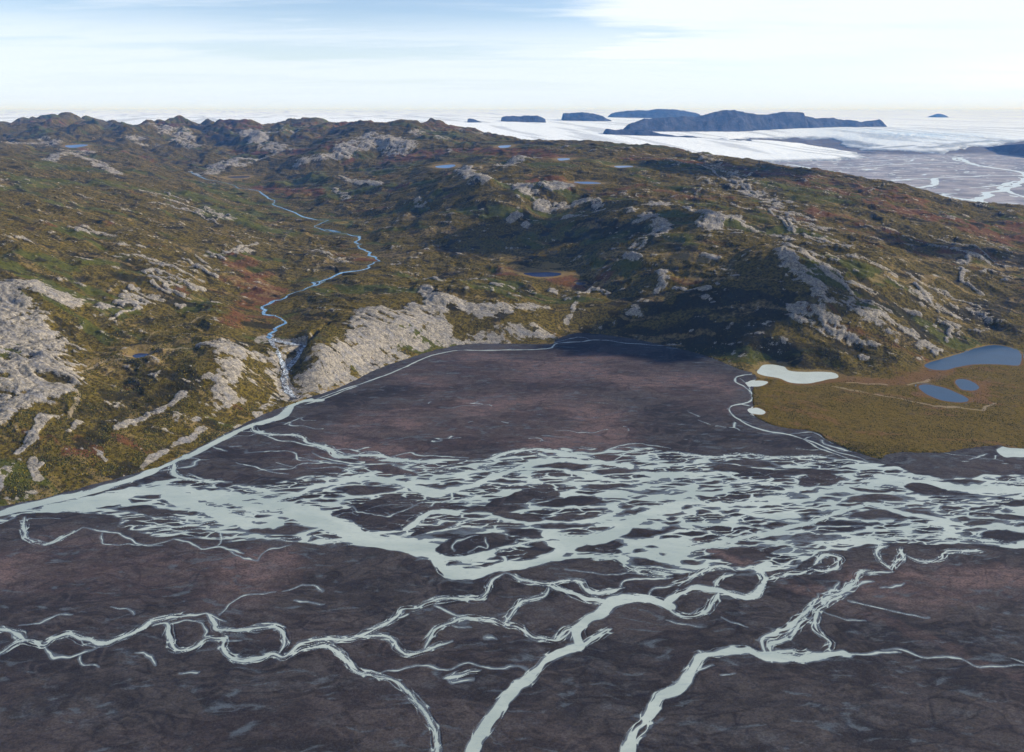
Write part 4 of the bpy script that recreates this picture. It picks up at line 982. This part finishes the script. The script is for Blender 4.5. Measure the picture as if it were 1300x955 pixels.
# outwash channels
def pfz(u, v): return at_z(u, v, 1.5)
OCH = [(38,[(1300,266),(1240,255),(1190,247),(1140,236),(1060,222),(1020,212),(1000,209)]),(34,[(1240,255),(1262,243),(1290,236),(1300,220),(1260,213),(1235,208),(1218,200)]),(26,[(1218,200),(1212,202),(1228,206),(1250,212)]),
 (30,[(1150,237),(1172,238),(1188,233),(1180,227),(1150,228),(1120,230)]),(20,[(1180,227),(1230,224),(1300,222)]),(14,[(1000,214),(1080,212),(1150,208),(1215,206)]),(16,[(1300,250),(1270,240),(1285,232)]),(12,[(1145,205),(1160,203),(1135,200)]),(12,[(1230,238),(1260,236),(1290,230)]),(14,[(1100,205),(1180,200)]),(22,[(1300,262),(1350,275),(1420,285)]),(22,[(1300,222),(1380,226),(1450,240)])]
cw = np.full(X.shape, 9, F32)
wxx = (25 * pn(X / 200, Y / 260, 101)).astype(F32); wyy = (60 * pn(X / 260, Y / 300, 102)).astype(F32)
for hwid, pts in OCH:
    P = smooth_line([pfz(u, v) for u, v in pts], 5)
    d, _ = seg_dist(gf, P, hwid + 60, wxx, wyy)
    cw = np.minimum(cw, (d - hwid * (.7 + .5 * pn(X / 150, Y / 150, 103))) * .05)
braid = ridged((X + 2 * wxx) / 420, (Y + wyy) / 230, 3, 104)
cw = np.minimum(cw, (0.80 - braid) * 14 + .3)
plain = sm(30, 5, G)
ground = np.where(plain > .5, np.minimum(ground, np.maximum(cw, -1.5) + 0), ground)
tonef = np.clip(.5 + .5 * fbm((X + wxx) / 300, Y / 240, 4, 106), 0, 1)
m = NT('outwash_silt')
tf, pl, _ = m.attr('tone')
n1 = m.noise(.004, 6, .65, .8, (1, 1.6, 1))
c = m.mix(m.step(m.math('ADD', m.math('MULTIPLY', tf, .5), m.math('MULTIPLY', n1, .5)), .38, .62), (.16, .16, .18), (.30, .285, .30))
c = m.mix(pl, m.mix(n1, (.05, .05, .055), (.14, .125, .12)), c)
m.color(c)
build_mesh('outwash_plain', X, Y, ground, m.m, {'tone': (tonef, plain)}, (si < 250) | (~icein), 'grey gravel outwash plain beyond the ridge, threaded by pale meltwater', 'outwash plain')
m = NT('meltwater')
m.color((.46, .53, .56)); m.bs.inputs['Roughness'].default_value = .35
gx = Grid(4300, 14000, 20, 20, .92, 400)
build_mesh('meltwater_channels', gx.X, gx.Y, np.full(gx.X.shape, .35), m.m, None, None, 'pale meltwater channels winding over the far outwash plain', 'river')
dirt = np.clip((1 - sm(0, 130, si)) * .9 + .5 * sm(.55, .8, ridged((X + Y * .4) / 900, Y / 5200, 2, 108)) * (1 - sm(800, 5000, si)), 0, 1)
# dark medial moraine stripes on the right-hand glacier
MOR = [([(1032,176),(1075,182),(1110,188)],110),([(1160,188),(1125,190)],60),([(1290,180),(1240,183),(1200,188),(1170,190)],80),([(1215,186),(1180,186)],40)]
for pts, R in MOR:
    P = smooth_line([pf(u, v) for u, v in pts], 4); d, _ = seg_dist(gf, P, R * 2.5, wxx, wyy)
    dirt = np.maximum(dirt, .85 * (1 - sm(R * .5, R * 1.8, d)))
blue = np.clip(.9 * icefall * sm(.1, .7, cz1) + .45 * sm(.05, .5, -swell + .3 * fbm(X / 5000, Y / 1500, 3, 110)) * sm(3000, 9000, si), 0, 1)
m = NT('glacier_ice')
dt, bl, rg = m.attr('ice')
n1 = m.noise(.012, 5, .7, .5); n2 = m.noise(.0009, 5, .6, .6, (1, 2.2, 1))
c = m.mix(m.step(n1, .35, .65), (.60, .645, .69), (.74, .76, .78))
c = m.mix(m.math('MULTIPLY', m.step(n1, .5, .7), m.math('MULTIPLY', rg, .8)), c, (.36, .46, .55))
c = m.mix(m.math('MULTIPLY', bl, m.step(n2, .3, .6, .35, 1)), c, (.36, .48, .62))
c = m.mix(m.math('MULTIPLY', dt, m.step(n1, .3, .6, .5, 1)), c, (.15, .17, .20))
m.color(c); m.bs.inputs['Roughness'].default_value = .7
m.bump(n1, .5, 12)
build_mesh('ice_sheet', X, Y, np.where(si > -15, icez, ground - 30), m.m, {'ice': (dirt, blue, np.clip(rough_ice, 0, 1))}, si > -15,
           'white ice sheet with two glacier tongues spreading down to the outwash plain', 'glacier')

# ------------------------------------------------------------------ added clouds, out of view on the right, placed to shade the slopes
mc = NT('shade_cloud_white'); mc.color((.82, .83, .85)); mc.bs.inputs['Roughness'].default_value = 1.0
def shade_cloud(label, tx, ty, tz, rx, ry, seed, hc=1650):
    import bmesh
    from mathutils import noise as mn, Vector as V_
    sx_, sy_ = math.sin(radians(80)), math.cos(radians(80)); run = (hc - tz) / math.tan(radians(28))
    bm = bmesh.new(); bmesh.ops.create_icosphere(bm, subdivisions=6, radius=1.0)
    for v in bm.verts:
        n_ = v.co.normalized()
        k_ = 1 + .50 * mn.fractal(n_ * 1.6 + V_((seed, 0, 0)), .9, 2.1, 6) + .10 * mn.fractal(n_ * 7 + V_((seed, 3, 0)), .8, 2.1, 4)
        v.co = V_((n_.x * rx * k_, n_.y * ry * k_, n_.z * 55 * k_ * (1.4 if n_.z > 0 else .5)))
    me_ = bpy.data.meshes.new('shade_cloud'); bm.to_mesh(me_); bm.free(); me_.shade_smooth(); me_.materials.append(mc.m)
    o_ = bpy.data.objects.new('shade_cloud', me_); C.objects.link(o_); o_.location = (tx + sx_ * run, ty + sy_ * run, hc)
    o_['kind'] = 'structure'; o_['label'] = label; o_['category'] = 'shade_cloud'
for lab_, (u_, v_), rx_, ry_, sd_ in [('long white cloudlike mass added out of view to shade the upper right slope', (1190, 318), 260, 80, 9), ('small white cloudlike mass added out of view to shade the shoulder right of the middle hill', (790, 300), 130, 90, 13), ('long white cloudlike mass added out of view to shade the upper plateau', (930, 215), 420, 170, 17),
        ('white cloudlike mass added out of view to shade the slope above the gravel flat', (918, 395), 260, 108, 1),
        ('white cloudlike mass added out of view to shade the hillside behind the pale cliffs', (650, 300), 200, 130, 5)]:
    q_ = px(u_, v_); shade_cloud(lab_, q_[0], q_[1], q_[2], rx_, ry_, sd_)

# ------------------------------------------------------------------ nunataks
def mountain(label, sil, vb, y0, depth, mat, seed, cliff=.4, nx=220, ny=90, zb=None, gul=.22, y1=None):
    """rocky mountain: crest through the photo silhouette, foot at distance y0 (left end) to y1 (right end)"""
    us = np.array([p[0] for p in sil], float); vs_ = np.array([p[1] for p in sil], float)
    if y0 is None: y0 = pf(us[len(us) // 2], vb + .8)[1]
    if y1 is None: y1 = y0
    s_ = np.linspace(0, 1, nx); u = us[0] + s_ * (us[-1] - us[0]); v = np.interp(u, us, vs_)
    yf = y0 + (y1 - y0) * s_; yc = yf + depth * cliff
    top = [at_y(a_, b_, c_) for a_, b_, c_ in zip(u, v, yc)]
    x = np.array([p[0] for p in top]); zt = np.array([p[2] for p in top]); zt = zt + 30 * fbm(x / 480, x * 0 + seed, 4, seed + 20) - 6 * np.abs(pn(x / 120, x * 0 + seed, seed + 25))
    if zb is None: zb = at_y(us[len(us) // 2], vb, y0)[2] - 60
    t = np.linspace(0, 1, ny)
    XX = np.repeat(x[None], ny, 0); TT = np.repeat(t[:, None], nx, 1); YY = yf[None] + TT * depth; YC = yc[None] + 0 * TT
    ztop = np.repeat(zt[None], ny, 0)
    e = sm(0, .05, np.minimum(s_, 1 - s_))[None] + 0 * TT
    ds_ = max(depth, 900) * .5
    tt = TT + .07 * fbm(XX / ds_, TT * 3, 4, seed + 1)
    prof = np.where(tt < cliff, sm(0, cliff, tt) ** .8, 1 - sm(cliff, 1, tt))
    rg = ridged((XX + ds_ * .4 * pn(XX / ds_, YY / (ds_ * .5), seed + 11)) / ds_, YY / (ds_ * .6), 5, seed + 3)
    ztop = np.where(YY > YC, H + (ztop - H) * YY / YC, ztop)
    hgt = (ztop - zb) * e
    z = zb + hgt * prof * (1 - gul * (1 - prof) * (1 - rg)) + hgt * .04 * fbm(XX / (ds_ * .2), YY / (ds_ * .2), 4, seed + 7) * prof
    z += hgt * .22 * fbm(XX / (ds_ * .8), YY / (ds_ * .5), 5, seed + 13) * np.minimum(prof, .85) * sm(1, .6, prof)
    z = np.where((TT < .01) | (TT > .99), zb - 60, z)
    return build_mesh('mountain', XX.astype(F32), YY.astype(F32), z.astype(F32), mat, None, None, label, 'mountain')
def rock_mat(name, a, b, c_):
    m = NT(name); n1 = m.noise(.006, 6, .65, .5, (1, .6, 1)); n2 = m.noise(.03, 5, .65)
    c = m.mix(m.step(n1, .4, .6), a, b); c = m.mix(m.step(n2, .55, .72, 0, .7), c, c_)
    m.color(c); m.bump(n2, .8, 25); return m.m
MR = rock_mat('hazed_nunatak_rock', (.020, .027, .044), (.050, .056, .078), (.15, .14, .145))  # blue of the distance haze is partly put into the rock colour
MB = rock_mat('moor_rock', (.05, .032, .032), (.11, .07, .06), (.08, .06, .065))
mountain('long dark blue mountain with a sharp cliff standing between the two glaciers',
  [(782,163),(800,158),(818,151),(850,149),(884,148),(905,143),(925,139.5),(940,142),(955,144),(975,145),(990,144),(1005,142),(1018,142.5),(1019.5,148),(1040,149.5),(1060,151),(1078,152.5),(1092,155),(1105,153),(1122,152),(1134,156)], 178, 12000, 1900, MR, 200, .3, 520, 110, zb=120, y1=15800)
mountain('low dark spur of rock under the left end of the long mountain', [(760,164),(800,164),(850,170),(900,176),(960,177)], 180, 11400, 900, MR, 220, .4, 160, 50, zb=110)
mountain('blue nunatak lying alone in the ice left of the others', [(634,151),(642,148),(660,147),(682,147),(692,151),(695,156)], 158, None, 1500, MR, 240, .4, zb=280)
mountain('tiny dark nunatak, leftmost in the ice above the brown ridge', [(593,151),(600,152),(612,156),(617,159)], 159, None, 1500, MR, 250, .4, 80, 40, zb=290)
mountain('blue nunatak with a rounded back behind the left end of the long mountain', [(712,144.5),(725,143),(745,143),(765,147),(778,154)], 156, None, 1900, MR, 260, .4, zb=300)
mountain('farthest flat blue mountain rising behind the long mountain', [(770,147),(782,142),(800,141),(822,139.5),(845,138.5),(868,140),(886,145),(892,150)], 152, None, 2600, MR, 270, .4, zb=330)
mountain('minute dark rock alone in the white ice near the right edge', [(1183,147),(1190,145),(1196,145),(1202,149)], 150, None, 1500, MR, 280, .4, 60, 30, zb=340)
mountain('dark purple brown hill at the right edge beside the outwash plain', [(1213,195.5),(1230,191),(1250,188.5),(1275,185),(1300,183),(1400,176),(1520,170)], 210, 10700, 2400, MB, 290, .5, 260, 120, zb=-8, gul=.1, y1=5600)

# a plain floor under everything, out to the horizon
gb = Grid(-1, 1, 2, 2, 0, 1) if False else None
me = bpy.data.meshes.new('ground')
me.from_pydata([(-95000, -3000, -40), (95000, -3000, -40), (95000, 90000, -40), (-95000, 90000, -40)], [], [(0, 1, 2, 3)])
me.materials.append(plain_mat('ground_silt', (.07, .06, .06), scale=.002))
o = bpy.data.objects.new('ground', me); C.objects.link(o); o['kind'] = 'structure'; o['label'] = 'bare dark ground under the landscape'; o['category'] = 'ground'

# ------------------------------------------------------------------ haze
HAZE = 2.5e-5
me = bpy.data.meshes.new('haze')
x0, x1, y0_, y1_, z0, z1 = -96000, 96000, -3500, 91000, -75, 960
me.from_pydata([(x0,y0_,z0),(x1,y0_,z0),(x1,y1_,z0),(x0,y1_,z0),(x0,y0_,z1),(x1,y0_,z1),(x1,y1_,z1),(x0,y1_,z1)], [],
               [(0,3,2,1),(4,5,6,7),(0,1,5,4),(1,2,6,5),(2,3,7,6),(3,0,4,7)])
mh = bpy.data.materials.new('haze'); mh.use_nodes = True; t = mh.node_tree; t.nodes.clear()
ou = t.nodes.new('ShaderNodeOutputMaterial'); pv = t.nodes.new('ShaderNodeVolumePrincipled')
pv.inputs['Color'].default_value = (.13, .38, 1.0, 1); pv.inputs['Absorption Color'].default_value = (1, 1, 1, 1); pv.inputs['Density'].default_value = HAZE; pv.inputs['Anisotropy'].default_value = 0.0
t.links.new(pv.outputs[0], ou.inputs['Volume']); me.materials.append(mh)
o = bpy.data.objects.new('haze', me); C.objects.link(o); o['kind'] = 'stuff'; o['label'] = 'thin blue air haze over the whole landscape'; o['category'] = 'haze'

# ------------------------------------------------------------------ sky, sun, camera
SUN_EL, SUN_AZ = radians(28), radians(80)     # azimuth clockwise from +Y (view direction): from the right
W = bpy.data.worlds.new('World'); bpy.context.scene.world = W; W.use_nodes = True
t = W.node_tree; t.nodes.clear()
wo = t.nodes.new('ShaderNodeOutputWorld'); bg = t.nodes.new('ShaderNodeBackground'); bg.inputs['Strength'].default_value = .11
sk = t.nodes.new('ShaderNodeTexSky'); sk.sky_type = 'NISHITA'; sk.sun_disc = False
sk.sun_elevation = SUN_EL; sk.sun_rotation = SUN_AZ; sk.air_density = 1.0; sk.dust_density = .6; sk.ozone_density = 1.5; sk.altitude = 600
def nd(tp_, **k):
    n_ = t.nodes.new(tp_)
    for a, b in k.items(): setattr(n_, a, b)
    return n_
def mt(op, a, b=None, cl=False):
    n_ = nd('ShaderNodeMath', operation=op, use_clamp=cl)
    for s_, v in zip(n_.inputs, (a, b)):
        if v is None: continue
        if isinstance(v, bpy.types.NodeSocket): t.links.new(v, s_)
        else: s_.default_value = v
    return n_.outputs[0]
def stp(x, a, b, lo=0., hi=1.):
    n_ = nd('ShaderNodeMapRange', interpolation_type='SMOOTHSTEP'); t.links.new(x, n_.inputs['Value'])
    for k_, v in (('From Min', a), ('From Max', b), ('To Min', lo), ('To Max', hi)): n_.inputs[k_].default_value = v
    return n_.outputs[0]
tc = nd('ShaderNodeTexCoord'); sp = nd('ShaderNodeSeparateXYZ'); t.links.new(tc.outputs['Generated'], sp.inputs[0])
zz = mt('MAXIMUM', sp.outputs[2], .012)
zc = mt('ADD', zz, .05)
cx_ = mt('DIVIDE', sp.outputs[0], zc); cy_ = mt('DIVIDE', sp.outputs[1], zc)
cb = nd('ShaderNodeCombineXYZ'); t.links.new(cx_, cb.inputs[0]); t.links.new(cy_, cb.inputs[1])
def cnoise(scale, sc, det, loc=(0, 0, 0), rz=0, rough=.55, dist=0.4):
    mp = nd('ShaderNodeMapping'); t.links.new(cb.outputs[0], mp.inputs[0]); mp.inputs['Scale'].default_value = sc; mp.inputs['Location'].default_value = loc; mp.inputs['Rotation'].default_value = (0, 0, rz)
    n_ = nd('ShaderNodeTexNoise'); t.links.new(mp.outputs[0], n_.inputs[0]); n_.inputs['Scale'].default_value = scale; n_.inputs['Detail'].default_value = det; n_.inputs['Roughness'].default_value = rough; n_.inputs['Distortion'].default_value = dist
    return n_.outputs[0]
az = mt('ARCTAN2', sp.outputs[0], sp.outputs[1])
el = mt('ARCSINE', sp.outputs[2])
wisps = cnoise(.55, (.45, 1.25, 1), 6, (3, 1, 0), .25)
fine_ = cnoise(2.2, (.5, 1.6, 1), 6, (0, 5, 0), .3, .6)
nz = mt('ADD', mt('MULTIPLY', wisps, .75), mt('MULTIPLY', fine_, .25))
# one big bright bank on the right, a long low streak on the left
edge = mt('ADD', az, mt('MULTIPLY', mt('SUBTRACT', nz, .5), .9))
bankc = mt('MULTIPLY', stp(edge, .02, .20), stp(mt('ADD', el, mt('MULTIPLY', mt('SUBTRACT', nz, .5), .10)), .045, .075))
bankc = mt('MULTIPLY', bankc, stp(nz, .30, .52, .55, 1.0))
lowc = mt('MULTIPLY', stp(mt('ADD', el, mt('MULTIPLY', mt('SUBTRACT', nz, .5), .12)), .13, .085), stp(nz, .36, .55, .45, 1.0))
thinc = stp(nz, .45, .68, .06, .75)
cov = mt('MAXIMUM', mt('MAXIMUM', bankc, mt('MULTIPLY', lowc, .72)), thinc)
haz = stp(el, .10, .0, 0, .55)
cov = mt('MAXIMUM', mt('MULTIPLY', cov, stp(el, .45, .22, .15, 1.0)), haz, True)
mx = nd('ShaderNodeMix', data_type='RGBA'); t.links.new(cov, mx.inputs[0]); tint = nd('ShaderNodeMix', data_type='RGBA', blend_type='MULTIPLY'); tint.inputs[0].default_value = 1; t.links.new(sk.outputs[0], tint.inputs[6]); tint.inputs[7].default_value = (1.0, 1.02, 1.12, 1); t.links.new(tint.outputs[2], mx.inputs[6])
CLOUD = (6.5, 7.1, 7.9)
mx.inputs[7].default_value = (*CLOUD, 1)
hm = nd('ShaderNodeMix', data_type='RGBA'); t.links.new(stp(el, .07, .0, 0, .7), hm.inputs[0]); t.links.new(mx.outputs[2], hm.inputs[6]); hm.inputs[7].default_value = (5.6, 6.7, 8.6, 1)
t.links.new(hm.outputs[2], bg.inputs[0]); t.links.new(bg.outputs[0], wo.inputs[0])

L = bpy.data.lights.new('sun', 'SUN'); L.energy = 5.0; L.angle = radians(.5); L.color = (1.0, .93, .82)
lo = bpy.data.objects.new('sun', L); C.objects.link(lo)
from mathutils import Vector
d = Vector((sin(SUN_AZ) * cos(SUN_EL), cos(SUN_AZ) * cos(SUN_EL), sin(SUN_EL)))
lo.rotation_euler = d.to_track_quat('Z', 'Y').to_euler(); lo.location = (3000, -500, 3000)

cam = bpy.data.cameras.new('camera'); co = bpy.data.objects.new('camera', cam); C.objects.link(co)
cam.sensor_fit = 'HORIZONTAL'; cam.sensor_width = 36; cam.lens = 36 * FPX / 1300
cam.shift_y = -(477.5 - CV) / 1300; cam.clip_start = 1; cam.clip_end = 250000
co.location = (0, 0, H); co.rotation_euler = (radians(90) - TH, 0, 0)
sc = bpy.context.scene; sc.camera = co
sc.view_settings.view_transform = 'Standard'; sc.view_settings.look = 'None'; sc.view_settings.gamma = 1
sc.view_settings.exposure = 0.42
sc.render.engine = 'CYCLES'
cy = sc.cycles; cy.max_bounces = 4; cy.diffuse_bounces = 2; cy.glossy_bounces = 2; cy.volume_bounces = 0; cy.transparent_max_bounces = 4
cy.use_adaptive_sampling = False
try:
    cy.use_denoising = True; cy.denoising_prefilter = 'ACCURATE'; cy.denoiser = 'OPENIMAGEDENOISE'; cy.denoising_input_passes = 'RGB_ALBEDO_NORMAL'
except Exception: pass
